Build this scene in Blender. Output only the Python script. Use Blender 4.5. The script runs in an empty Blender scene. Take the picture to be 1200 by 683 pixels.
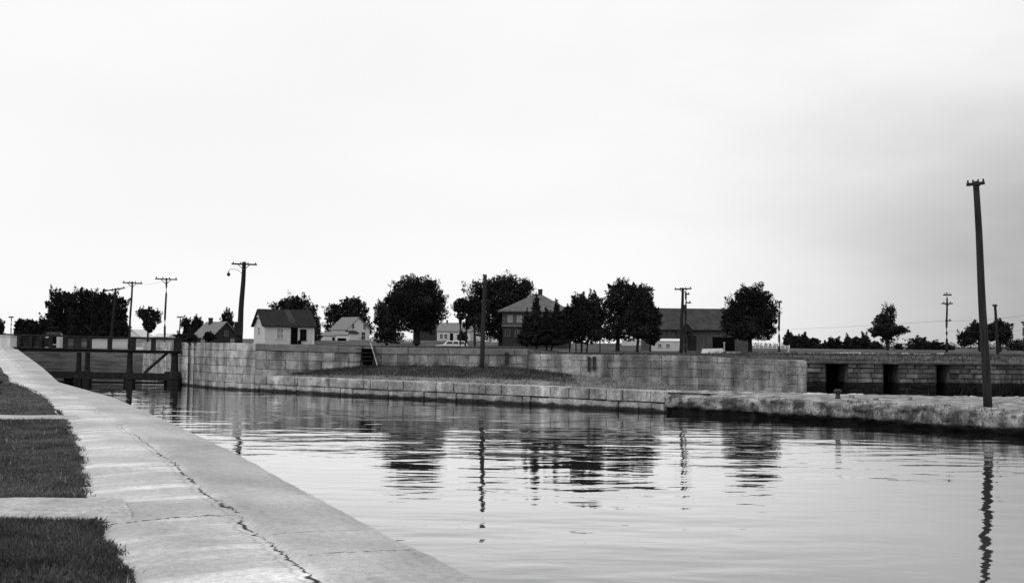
import bpy, math, random
import numpy as np
from mathutils import Vector, Matrix, noise
R = math.radians
rng = np.random.default_rng(7)
random.seed(7)
SC = bpy.context.scene
COL = SC.collection

# ---------------------------------------------------------------- camera
EYE = 3.05
cd = bpy.data.cameras.new('camera'); cam = bpy.data.objects.new('camera', cd); COL.objects.link(cam)
cd.sensor_width = 36; cd.lens = 36.0; cd.clip_start = 0.1; cd.clip_end = 8000
cam.location = (0, 0, EYE)
ROLL = 0.5
cam.matrix_world = Matrix.Translation((0, 0, EYE)) @ Matrix.Rotation(R(90 + 2.93), 4, 'X') @ Matrix.Rotation(R(ROLL), 4, 'Z')
SC.camera = cam

# ---------------------------------------------------------------- world, sun
w = bpy.data.worlds.new('World'); SC.world = w; w.use_nodes = True
nt = w.node_tree; nt.nodes.clear()
def N(tree, t, **k):
    n = tree.nodes.new(t)
    for a, b in k.items(): setattr(n, a, b)
    return n
sky = N(nt, 'ShaderNodeTexSky', sky_type='NISHITA', sun_disc=False)
sky.sun_elevation = R(48); sky.sun_rotation = R(215)
bw = N(nt, 'ShaderNodeRGBToBW'); nt.links.new(sky.outputs[0], bw.inputs[0])
m1 = N(nt, 'ShaderNodeMath', operation='MULTIPLY'); nt.links.new(bw.outputs[0], m1.inputs[0]); m1.inputs[1].default_value = 0.10
tc = N(nt, 'ShaderNodeTexCoord'); sep = N(nt, 'ShaderNodeSeparateXYZ'); nt.links.new(tc.outputs['Generated'], sep.inputs[0])
# overcast sheet: bright overhead and to the left, greyer low on the right
def mrange(tree, src, a, b, c, d):
    n = N(tree, 'ShaderNodeMapRange', interpolation_type='SMOOTHSTEP'); tree.links.new(src, n.inputs[0])
    for i, v in enumerate((a, b, c, d)): n.inputs[i + 1].default_value = v
    return n.outputs[0]
gx = mrange(nt, sep.outputs[0], -0.05, 0.55, 0, 1)
gz = mrange(nt, sep.outputs[2], -0.02, 0.30, 1, 0.12)
g = N(nt, 'ShaderNodeMath', operation='MULTIPLY'); nt.links.new(gx, g.inputs[0]); nt.links.new(gz, g.inputs[1])
mp = N(nt, 'ShaderNodeMapping'); mp.inputs['Scale'].default_value = (1.3, 1.3, 3.6); nt.links.new(tc.outputs['Generated'], mp.inputs[0])
cn = N(nt, 'ShaderNodeTexNoise'); cn.inputs['Scale'].default_value = 1.5; cn.inputs['Detail'].default_value = 5; cn.inputs['Roughness'].default_value = .5
nt.links.new(mp.outputs[0], cn.inputs['Vector'])
cm = mrange(nt, cn.outputs[0], 0.35, 0.68, -0.5, 1.0)
c1 = N(nt, 'ShaderNodeMath', operation='MULTIPLY_ADD'); nt.links.new(cm, c1.inputs[0]); c1.inputs[1].default_value = 0.20
g2 = N(nt, 'ShaderNodeMath', operation='MULTIPLY_ADD'); nt.links.new(g.outputs[0], g2.inputs[0]); g2.inputs[1].default_value = 1.0; nt.links.new(g2.outputs[0], c1.inputs[2])
g2.inputs[2].default_value = 0.0
g3 = N(nt, 'ShaderNodeMath', operation='MULTIPLY'); nt.links.new(c1.outputs[0], g3.inputs[0]); nt.links.new(gx, g3.inputs[1])
cl = N(nt, 'ShaderNodeMath', operation='MULTIPLY_ADD'); nt.links.new(g3.outputs[0], cl.inputs[0]); cl.inputs[1].default_value = -0.66; cl.inputs[2].default_value = 0.935
c3 = N(nt, 'ShaderNodeMath', operation='MULTIPLY_ADD'); nt.links.new(cm, c3.inputs[0]); c3.inputs[1].default_value = -0.022; nt.links.new(cl.outputs[0], c3.inputs[2])
mixv = N(nt, 'ShaderNodeMath', operation='MULTIPLY_ADD'); nt.links.new(m1.outputs[0], mixv.inputs[0]); mixv.inputs[1].default_value = 0.06; nt.links.new(c3.outputs[0], mixv.inputs[2])
bg = N(nt, 'ShaderNodeBackground'); bg.inputs[1].default_value = 1.0; nt.links.new(mixv.outputs[0], bg.inputs[0])
wo = N(nt, 'ShaderNodeOutputWorld'); nt.links.new(bg.outputs[0], wo.inputs[0])
sd = bpy.data.lights.new('sun', 'SUN'); sd.energy = 0.5; sd.angle = R(14); sd.color = (1, 1, 1)
so = bpy.data.objects.new('sun', sd); COL.objects.link(so)
so.rotation_euler = Vector((-0.45, -0.60, 0.75)).normalized().to_track_quat('Z', 'Y').to_euler()
SC.view_settings.view_transform = 'Standard'; SC.view_settings.look = 'None'
SC.view_settings.exposure = 0.0; SC.view_settings.gamma = 1.0
SC.cycles.max_bounces = 6; SC.cycles.diffuse_bounces = 2; SC.cycles.caustics_reflective = False

# ---------------------------------------------------------------- helpers
def yh(x): return 398.0 + 0.0087 * x
def W(x, y, d):                       # photograph pixel + distance -> world point
    xx = x - 0.0087 * (403 - y)
    return Vector(((xx - 600) * d / 1200, d, EYE + (yh(x) - y) * d / 1200))
def WX(x, d): return (x - 600) * d / 1200

def tag(o, label=None, cat=None, group=None, kind=None):
    if label: o['label'] = label
    if cat: o['category'] = cat
    if group: o['group'] = group
    if kind: o['kind'] = kind
    return o
def empty(name, loc, rz=0):
    o = bpy.data.objects.new(name, None); COL.objects.link(o); o.location = loc; o.rotation_euler = (0, 0, rz); o.empty_display_size = .3
    return o
def link(name, me, mats, parent=None):
    o = bpy.data.objects.new(name, me); COL.objects.link(o)
    for m in (mats if isinstance(mats, (list, tuple)) else [mats]): me.materials.append(m)
    if parent is not None: o.parent = parent
    return o

class MB:
    def __init__(s): s.v = []; s.f = []; s.t = []; s.m = []; s.cur = 0.5; s.mi = 0; s.uv = None
    def poly(s, pts):
        b = len(s.v); s.v += [tuple(p) for p in pts]; s.f.append(tuple(range(b, b + len(pts)))); s.t.append(s.cur); s.m.append(s.mi)
    def box(s, c, d, M=None, taper=1.0):
        x, y, z = d[0] / 2, d[1] / 2, d[2] / 2
        P = [Vector((sx * x * (taper if sz > 0 else 1), sy * y * (taper if sz > 0 else 1), sz * z)) for sz in (-1, 1) for sx, sy in ((-1, -1), (1, -1), (1, 1), (-1, 1))]
        if M is not None: P = [M @ p for p in P]
        P = [p + Vector(c) for p in P]
        b = len(s.v); s.v += [tuple(p) for p in P]
        for f in ((3, 2, 1, 0), (4, 5, 6, 7), (0, 1, 5, 4), (1, 2, 6, 5), (2, 3, 7, 6), (3, 0, 4, 7)):
            s.f.append(tuple(b + i for i in f)); s.t.append(s.cur); s.m.append(s.mi)
    def bar(s, a, b_, w_, h_):        # square timber between two points
        a = Vector(a); b_ = Vector(b_); d = b_ - a; L = d.length
        q = d.to_track_quat('X', 'Z').to_matrix()
        s.box((a + b_) / 2, (L, w_, h_), q)
    def tube(s, pts, rad, n=8, cap=True):
        pts = [Vector(p) for p in pts]; rad = rad if hasattr(rad, '__len__') else [rad] * len(pts)
        b = len(s.v)
        for i, p in enumerate(pts):
            d = (pts[min(i + 1, len(pts) - 1)] - pts[max(i - 1, 0)]).normalized()
            q = d.to_track_quat('Z', 'X')
            for k in range(n):
                a = 2 * math.pi * k / n
                s.v.append(tuple(p + q @ Vector((math.cos(a) * rad[i], math.sin(a) * rad[i], 0))))
        for i in range(len(pts) - 1):
            for k in range(n):
                s.f.append((b + i * n + k, b + i * n + (k + 1) % n, b + (i + 1) * n + (k + 1) % n, b + (i + 1) * n + k)); s.t.append(s.cur); s.m.append(s.mi)
        if cap:
            s.f.append(tuple(b + k for k in range(n))[::-1]); s.t.append(s.cur); s.m.append(s.mi)
            s.f.append(tuple(b + (len(pts) - 1) * n + k for k in range(n))); s.t.append(s.cur); s.m.append(s.mi)
    def lathe(s, prof, n=12, c=(0, 0, 0)):
        s.tube([(c[0], c[1], c[2] + z) for r, z in prof], [r for r, z in prof], n)
    def build(s, name, mats, parent=None, tone=False, smooth=False):
        me = bpy.data.meshes.new(name); me.from_pydata(s.v, [], s.f); me.update()
        if tone:
            a = me.attributes.new('tone', 'FLOAT', 'FACE'); a.data.foreach_set('value', s.t)
        o = link(name, me, mats, parent)
        if any(s.m): me.polygons.foreach_set('material_index', s.m)
        if smooth: me.polygons.foreach_set('use_smooth', [True] * len(me.polygons))
        return o

def quads(name, V, mat, parent=None, tri=False, tone=None):     # V: (n, 4 or 3, 3) array
    k = 3 if tri else 4; n = len(V)
    me = bpy.data.meshes.new(name)
    me.vertices.add(n * k); me.vertices.foreach_set('co', V.reshape(-1).astype(np.float32))
    me.loops.add(n * k); me.loops.foreach_set('vertex_index', np.arange(n * k, dtype=np.int32))
    me.polygons.add(n); me.polygons.foreach_set('loop_start', np.arange(0, n * k, k, dtype=np.int32))
    me.update(calc_edges=True)
    if tone is not None:
        a = me.attributes.new('tone', 'FLOAT', 'FACE'); a.data.foreach_set('value', tone.astype(np.float32))
    return link(name, me, mat, parent)

def grid(name, P, mat, parent=None, uv=None, smooth=True):      # P: (a, b, 3)
    a, b = P.shape[:2]
    idx = np.arange(a * b).reshape(a, b)
    F = np.stack([idx[:-1, :-1], idx[1:, :-1], idx[1:, 1:], idx[:-1, 1:]], -1).reshape(-1, 4)
    me = bpy.data.meshes.new(name); me.from_pydata(P.reshape(-1, 3).tolist(), [], F.tolist()); me.update()
    if uv is not None:
        l = me.uv_layers.new(name='UVMap'); U = uv.reshape(-1, 2)[F.reshape(-1)]
        l.data.foreach_set('uv', U.astype(np.float32).reshape(-1))
    if smooth: me.polygons.foreach_set('use_smooth', [True] * len(me.polygons))
    return link(name, me, mat, parent)

# ---------------------------------------------------------------- materials (all tones are greys, as in the photograph)
def mat(name, v, var=0.25, scale=3.0, rough=0.85, bump=0.0, tone=0.0, streak=0.0, wet=None, fine=0.0, spec=0.25, stretch=(1, 1, 1), clumps=0.0, blotch=None):
    m = bpy.data.materials.new(name); m.use_nodes = True; t = m.node_tree; L = t.links.new
    p = t.nodes['Principled BSDF']; p.inputs['Roughness'].default_value = rough; p.inputs['Specular IOR Level'].default_value = spec
    tc = N(t, 'ShaderNodeTexCoord'); geo = N(t, 'ShaderNodeNewGeometry')
    mp = N(t, 'ShaderNodeMapping'); mp.inputs['Scale'].default_value = stretch; L(geo.outputs['Position'], mp.inputs[0])
    n1 = N(t, 'ShaderNodeTexNoise'); n1.inputs['Scale'].default_value = scale; n1.inputs['Detail'].default_value = 6; n1.inputs['Roughness'].default_value = .62
    L(mp.outputs[0], n1.inputs['Vector'])
    val = mrange(t, n1.outputs[0], 0.3, 0.7, v * (1 - var), v * (1 + var))
    def mul(a, b):
        q = N(t, 'ShaderNodeMath', operation='MULTIPLY'); L(a, q.inputs[0])
        if isinstance(b, float): q.inputs[1].default_value = b
        else: L(b, q.inputs[1])
        return q.outputs[0]
    if fine:
        n2 = N(t, 'ShaderNodeTexNoise'); n2.inputs['Scale'].default_value = scale * 9; n2.inputs['Detail'].default_value = 4
        L(mp.outputs[0], n2.inputs['Vector']); val = mul(val, mrange(t, n2.outputs[0], .3, .7, 1 - fine, 1 + fine))
    if clumps:
        n5 = N(t, 'ShaderNodeTexNoise'); n5.inputs['Scale'].default_value = scale * 0.18; n5.inputs['Detail'].default_value = 3
        L(mp.outputs[0], n5.inputs['Vector']); val = mul(val, mrange(t, n5.outputs[0], .35, .65, 1 - clumps, 1 + clumps))
    if tone:
        at = N(t, 'ShaderNodeAttribute', attribute_name='tone'); val = mul(val, mrange(t, at.outputs['Fac'], 0, 1, 1 - tone, 1 + tone))
    if streak:
        mp2 = N(t, 'ShaderNodeMapping'); mp2.inputs['Scale'].default_value = (1.3, 1.3, 0.12); L(geo.outputs['Position'], mp2.inputs[0])
        n3 = N(t, 'ShaderNodeTexNoise'); n3.inputs['Scale'].default_value = 1.2; n3.inputs['Detail'].default_value = 4; L(mp2.outputs[0], n3.inputs['Vector'])
        val = mul(val, mrange(t, n3.outputs[0], .38, .62, 1 - streak, 1.08))
    if wet is not None:
        s = N(t, 'ShaderNodeSeparateXYZ'); L(geo.outputs['Position'], s.inputs[0])
        n4 = N(t, 'ShaderNodeTexNoise'); n4.inputs['Scale'].default_value = 1.5; L(geo.outputs['Position'], n4.inputs['Vector'])
        q = N(t, 'ShaderNodeMath', operation='MULTIPLY_ADD'); L(n4.outputs[0], q.inputs[0]); q.inputs[1].default_value = -0.25; L(s.outputs[2], q.inputs[2])
        val = mul(val, mrange(t, q.outputs[0], wet - .17, wet - .05, 0.10, 1.0))
    if blotch:        # weathered dark growth on the vertical face only
        s2 = N(t, 'ShaderNodeSeparateXYZ'); L(geo.outputs['Position'], s2.inputs[0])
        mp3 = N(t, 'ShaderNodeMapping'); mp3.inputs['Scale'].default_value = (1.6, 1.6, .7); L(geo.outputs['Position'], mp3.inputs[0])
        n6 = N(t, 'ShaderNodeTexNoise'); n6.inputs['Scale'].default_value = 1.1; n6.inputs['Detail'].default_value = 7; n6.inputs['Roughness'].default_value = .7; L(mp3.outputs[0], n6.inputs['Vector'])
        k_ = mrange(t, n6.outputs[0], .46, .58, 1.0, .28)
        hi = mrange(t, s2.outputs[2], blotch[1] - .12, blotch[1] + .08, 0, 1)
        mx = N(t, 'ShaderNodeMapRange'); L(hi, mx.inputs[0]); L(k_, mx.inputs[3]); mx.inputs[4].default_value = 1.0
        val = mul(val, mx.outputs[0])
    c = N(t, 'ShaderNodeCombineColor')
    for i in range(3): L(val, c.inputs[i])
    L(c.outputs[0], p.inputs['Base Color'])
    if bump:
        b = N(t, 'ShaderNodeBump'); b.inputs['Strength'].default_value = 0.8; b.inputs['Distance'].default_value = bump
        L(n1.outputs[0], b.inputs['Height']); L(b.outputs[0], p.inputs['Normal'])
    return m
M = {}
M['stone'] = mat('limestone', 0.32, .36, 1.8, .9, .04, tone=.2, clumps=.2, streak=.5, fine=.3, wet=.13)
M['stone_lit'] = mat('lit_limestone', 0.46, .34, 1.8, .9, .04, tone=.2, clumps=.15, streak=.42, fine=.3, wet=.13)  # same limestone made lighter, so the wall's lit face is painted in
M['ledge'] = mat('ledge_stone', 0.43, .36, 1.8, .9, .06, tone=.14, streak=.3, fine=.4, wet=.16, clumps=.2)
M['stained'] = mat('stained_wall', 0.32, .34, 1.5, .9, .03, tone=.10, streak=.52, fine=.3, wet=.1, clumps=.22)
M['coping'] = mat('weathered_coping', 0.20, .22, 2.0, .9, .02, tone=.12, fine=.2)
M['joint'] = mat('open_joint', 0.075, .3, 3)
M['weir'] = mat('dark_masonry', 0.145, .40, 2.5, .95, .05, tone=.35, streak=.4, fine=.35, wet=.75)
M['rubble'] = mat('crumbled_concrete', 0.32, .42, 2.2, .95, .10, fine=.4, streak=.45, wet=.26, blotch=(.05, .82))
M['lawn'] = mat('lawn_soil', 0.075, .5, 6, 1, .02, fine=.4, clumps=.25, spec=.05)
M['field'] = mat('field_grass', 0.085, .40, .5, 1, 0, fine=.35, clumps=.35, spec=.05)
M['berm'] = mat('berm_grass', 0.12, .5, 1.3, 1, .05, fine=.4, spec=.05)
M['earth'] = mat('dry_earth', 0.24, .35, 2.3, 1, .04, fine=.3, spec=.05)
M['blade'] = mat('grass_blade', 0.085, .45, 1.2, .9, 0, tone=.5, clumps=.4, spec=.05)
M['weed'] = mat('weed_blade', 0.08, .45, .6, .95, 0, tone=.5, spec=.05)
M['dry'] = mat('dry_weed', 0.22, .4, .8, .95, 0, tone=.4, spec=.05)
M['leaf'] = mat('leaf', 0.023, .45, .5, .9, 0, tone=.6, spec=.05)
M['leaf_pale'] = mat('leaf_pale', 0.035, .45, .5, .8, 0, tone=.6, spec=.12)
M['bark'] = mat('bark', 0.015, .3, 6, .95, .02)
M['pole'] = mat('creosoted_pole', 0.018, .45, 4, .85, .01, fine=.2, stretch=(3, 3, .2))
M['pole_pale'] = mat('weathered_pole', 0.024, .45, 4, .85, .01, fine=.2, stretch=(3, 3, .2))
M['timber'] = mat('dark_wet_timber', 0.016, .7, 4, .8, .01, fine=.3)
M['plank'] = mat('grey_planks', 0.14, .45, 1.0, .85, .02, stretch=(.5, 1, 4), fine=.3, clumps=.2)
M['iron'] = mat('iron', 0.03, .4, 8, .6)
M['white'] = mat('white_paint', 0.70, .06, 5, .7)
def lap(m, pitch):
    t = m.node_tree; L = t.links.new; p = t.nodes['Principled BSDF']; geo = N(t, 'ShaderNodeNewGeometry'); s_ = N(t, 'ShaderNodeSeparateXYZ'); L(geo.outputs['Position'], s_.inputs[0])
    q = N(t, 'ShaderNodeMath', operation='FRACT'); dv = N(t, 'ShaderNodeMath', operation='DIVIDE'); L(s_.outputs[2], dv.inputs[0]); dv.inputs[1].default_value = pitch; L(dv.outputs[0], q.inputs[0])
    b = N(t, 'ShaderNodeBump'); b.inputs['Distance'].default_value = .04; b.inputs['Strength'].default_value = 1; L(q.outputs[0], b.inputs['Height']); L(b.outputs[0], p.inputs['Normal'])
lap(M['white'], .2)
M['cream'] = mat('whitewash', 0.74, .08, 5, .8)
M['roof_dark'] = mat('dark_shingles', 0.02, .3, 3, .9, .02, fine=.3)
M['roof_mid'] = mat('grey_shingles', 0.20, .2, 3, .9, .02, fine=.25)
M['roof_slate'] = mat('slate_roof', 0.115, .25, 2, .9, .02, fine=.3)
M['roof_barn'] = mat('barn_shingles', 0.042, .35, 1.5, .9, .02, fine=.3)
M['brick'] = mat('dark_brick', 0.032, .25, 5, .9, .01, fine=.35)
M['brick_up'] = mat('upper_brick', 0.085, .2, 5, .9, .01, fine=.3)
M['siding'] = mat('barn_siding', 0.075, .4, 3, .9, .01, stretch=(4, 4, .3), fine=.25)
M['siding_dark'] = mat('dark_siding', 0.02, .4, 3, .9)
M['glass'] = mat('window_glass', 0.015, .2, 3, .15, spec=.5)
M['glass_pale'] = mat('curtained_glass', 0.28, .3, 3, .3, spec=.5)
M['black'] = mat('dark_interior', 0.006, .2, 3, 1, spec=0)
M['carpaint'] = mat('white_car_paint', 0.78, .02, 2, .25, spec=.5)
M['chrome'] = mat('chrome', 0.6, .05, 3, .2, spec=.8)
M['tyre'] = mat('tyre', 0.02, .2, 3, .9)
M['block'] = mat('pale_blocks', 0.62, .2, 2, .9, .04)

def water_mat(name, base, s1, s2, amp):
    m = bpy.data.materials.new(name); m.use_nodes = True; t = m.node_tree; L = t.links.new
    p = t.nodes['Principled BSDF']; p.inputs['Base Color'].default_value = (base, base, base, 1); p.inputs['Roughness'].default_value = .03
    p.inputs['IOR'].default_value = 3.2; p.inputs['Specular IOR Level'].default_value = .6
    geo = N(t, 'ShaderNodeNewGeometry')
    prev = None
    out = None
    for (sx, sy, sc, det, a, rz) in ((.42, 1.0, s1, 1.5, 1.0, 9), (.5, 1.0, s2, 2, .14, -14), (.14, .34, s1, 1, 1.8, 3)):
        mp = N(t, 'ShaderNodeMapping'); mp.inputs['Scale'].default_value = (sx, sy, 1); mp.inputs['Rotation'].default_value = (0, 0, R(rz)); L(geo.outputs['Position'], mp.inputs[0])
        n = N(t, 'ShaderNodeTexNoise'); n.inputs['Scale'].default_value = sc; n.inputs['Detail'].default_value = det; n.inputs['Roughness'].default_value = .45; L(mp.outputs[0], n.inputs['Vector'])
        q = N(t, 'ShaderNodeMath', operation='MULTIPLY_ADD'); L(n.outputs[0], q.inputs[0]); q.inputs[1].default_value = a
        if out is not None: L(out, q.inputs[2])
        else: q.inputs[2].default_value = 0
        out = q.outputs[0]
    # calm and ruffled patches
    mpp = N(t, 'ShaderNodeMapping'); mpp.inputs['Scale'].default_value = (.35, 1, 1); L(geo.outputs['Position'], mpp.inputs[0])
    npch = N(t, 'ShaderNodeTexNoise'); npch.inputs['Scale'].default_value = .22; npch.inputs['Detail'].default_value = 2; L(mpp.outputs[0], npch.inputs['Vector'])
    b = N(t, 'ShaderNodeBump'); b.inputs['Distance'].default_value = amp; L(out, b.inputs['Height'])
    L(mrange(t, npch.outputs[0], .35, .65, .45, 1.0), b.inputs['Strength'])
    t.nodes.remove(p)
    lw = N(t, 'ShaderNodeLayerWeight'); L(b.outputs[0], lw.inputs['Normal'])
    gl = N(t, 'ShaderNodeBsdfGlossy'); gl.inputs['Roughness'].default_value = .03; gl.inputs['Color'].default_value = (.97, .97, .97, 1); L(b.outputs[0], gl.inputs['Normal'])
    df = N(t, 'ShaderNodeBsdfDiffuse'); df.inputs['Color'].default_value = (base, base, base, 1)
    mx = N(t, 'ShaderNodeMixShader'); L(mrange(t, lw.outputs['Facing'], .62, .97, .06, 1.0), mx.inputs[0]); L(df.outputs[0], mx.inputs[1]); L(gl.outputs[0], mx.inputs[2])
    L(mx.outputs[0], t.nodes['Material Output'].inputs[0])
    return m
M['water'] = water_mat('canal_water', .05, 1.45, 4.6, 0.029)
M['upwater'] = water_mat('upper_water', .05, 1.5, 5.0, 0.02)

# ---------------------------------------------------------------- plan of the place
OUT = [(40, -80, 1.4), (9.5, -13, 1.4), (3.4, 0, 1.4), (-.15, 7.27, 1.4), (-.90, 8.7, 1.4), (-2.13, 11.25, 1.4), (-4.13, 15.5, 1.4), (-6.66, 20.5, 1.4), (-11.5, 29.9, 1.4), (-17.8, 40.5, 1.4),
       (-22.8, 50, 1.72), (-28.2, 60, 2.04), (-34.7, 72, 2.43), (-43.2, 88, 2.58), (-44.5, 90.5, 2.6)]
OUTa = np.array(OUT)
def out_x(y): return np.interp(y, OUTa[:, 1], OUTa[:, 0])
def out_z(y): return np.interp(y, OUTa[:, 1], OUTa[:, 2])
def in_w(y): return np.interp(y, [-80, 11, 20, 25, 38, 50, 72, 90], [2.24, 2.22, 1.97, 1.87, 1.60, 1.75, 2.4, 2.6])
CORNER = (-23.1, 71.8)
WALLA = [(-31.5, 87.7), CORNER, (-19.2, 66.6), (-15.9, 63.7)]                 # straight into the water
ULINE = lambda X: 63.7 - 0.09 * (X + 15.9)
WEND = (17.4, ULINE(17.4)); STEPX = 1.0
LEDGE = [(-15.9, 63.7), (-12.8, 61.5), (-7.9, 57.6), (-4.0, 54.9), (0.95, 51.3), (6.95, 46.5)]
WEIRY = 67.0

def smooth(a, b, x):
    t = np.clip((x - a) / (b - a), 0, 1); return t * t * (3 - 2 * t)
POOL = [(-44, 86), (-33, 86), (-30, 92), (-37, 140), (-52, 185), (-120, 205), (-260, 200), (-230, 110), (-60, 97)]
def sdist(X, Y):                      # signed distance to the pool polygon, positive outside
    P = np.array(POOL); n = len(P); d = np.full(X.shape, 1e9); ins = np.zeros(X.shape, bool)
    for i in range(n):
        a = P[i]; b = P[(i + 1) % n]; e = b - a
        t = np.clip(((X - a[0]) * e[0] + (Y - a[1]) * e[1]) / (e @ e), 0, 1)
        d = np.minimum(d, np.hypot(X - a[0] - t * e[0], Y - a[1] - t * e[1]))
        c = ((a[1] > Y) != (b[1] > Y)) & (X < (b[0] - a[0]) * (Y - a[1]) / (b[1] - a[1] + 1e-9) + a[0]); ins ^= c
    return np.where(ins, -d, d)
def H(X, Y):
    X = np.asarray(X, float); Y = np.asarray(Y, float)
    z = 2.44 + 0.32 * (1 - smooth(STEPX - .3, STEPX + 3.0, X))
    z = z + smooth(110, 260, Y) * (.85 * (1 - smooth(20, 70, X)) + .12)
    z = z + smooth(300, 900, Y) * 1.0
    z = z - 1.0 * np.exp(-((X + 9) / 11) ** 2 - ((Y - 150) / 16) ** 2)
    z = z - .45 * smooth(WEND[0] - .9, WEND[0] + .7, X) * (1 - smooth(WEIRY + .8, WEIRY + 5, Y))
    s = sdist(X, Y)
    z = np.where(s < 12, np.minimum(z, 2.22 + np.clip(s, -1.5, 12) * .16), z)
    return z
def gz(X, Y): return float(H(np.array([X]), np.array([Y]))[0])

# ---------------------------------------------------------------- ground beyond the walls
xs = np.concatenate([-np.geomspace(2500, 125, 24), np.arange(-120, 60, 1.5), np.geomspace(61, 2500, 30)])
xs = np.unique(np.concatenate([xs, [-31.5, -23.1, -19.2, -15.9, STEPX - .3, WEND[0], WEND[0] + .1]]))
def y0(X):
    y = np.interp(X, [-31.5, -23.1, -19.2, -15.9, WEND[0], WEND[0] + .1, 60, 2500], [87.9, 71.8, 66.6, 63.7, WEND[1], WEIRY + 1.8, WEIRY + 1.8, WEIRY + 1.8])
    y = np.where(X < -31.5, 87.9, y); return y + .35
rows = np.concatenate([[0, .2, .6, 1.1, 1.8, 2.7, 3.8, 5], np.arange(6.5, 160, 2.0), np.geomspace(162, 3500, 34)])
X = np.repeat(xs[:, None], len(rows), 1); Y = y0(xs)[:, None] + rows[None, :]
Z = H(X, Y)
for i in range(X.shape[0]):
    for j in range(X.shape[1]):
        if rows[j] > .5 and rows[j] < 220: Z[i, j] += .07 * noise.noise((X[i, j] * .35, Y[i, j] * .35, 0))
Z[:, 0] = .6
tag(grid('ground', np.stack([X, Y, Z], -1), M['field']), kind='structure')

# left bank: lawn as far as the walkway
ys = np.concatenate([np.arange(-80, 0, 5), np.arange(0, 30, .5), np.arange(30, 89, 1.2), [88.3]])
offs = np.concatenate([[0, .15, .3, .6, 1, 1.5, 2, 3, 4, 6, 8, 12, 18, 26, 40], np.geomspace(60, 2500, 14)])
def in_x(y): return out_x(y) - in_w(y) * 1.135
Y = np.repeat(ys[:, None], len(offs), 1); X = in_x(Y) - offs[None, :]
Z = out_z(Y) - .02 + .05 * smooth(.1, 3, offs)[None, :] * np.ones_like(Y)
Z = Z + smooth(0.3, 1, offs)[None, :] * np.array([[.035 * noise.noise((X[i, j] * .7, Y[i, j] * .7, 3)) for j in range(X.shape[1])] for i in range(X.shape[0])])
lawn = tag(grid('lawn', np.stack([X, Y, Z], -1), M['lawn']), kind='structure')

# water
def sheet(name, pts, z, m):
    b = MB(); b.poly([(x, y, z) for x, y in pts]); return tag(b.build(name, m), kind='structure')
sheet('canal_water', [(-45, 90), (-60, 90), (-60, -200), (900, -200), (900, 69.3), (17, 69.3), (17, 66), (-20, 66), (-20, 90)][::-1], 0.0, M['water'])
sheet('canal_bed', [(-70, 95), (-70, -220), (950, -220), (950, 80), (-10, 80), (-10, 95)][::-1], -2.5, M['earth'])
sheet('upper_water', [(-44.5, 87.95), (-31.7, 87.95), (-28, 92), (-35, 140), (-50, 188), (-120, 208), (-263, 203), (-233, 106), (-60, 94)][::-1], 2.22, M['upwater'])

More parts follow.
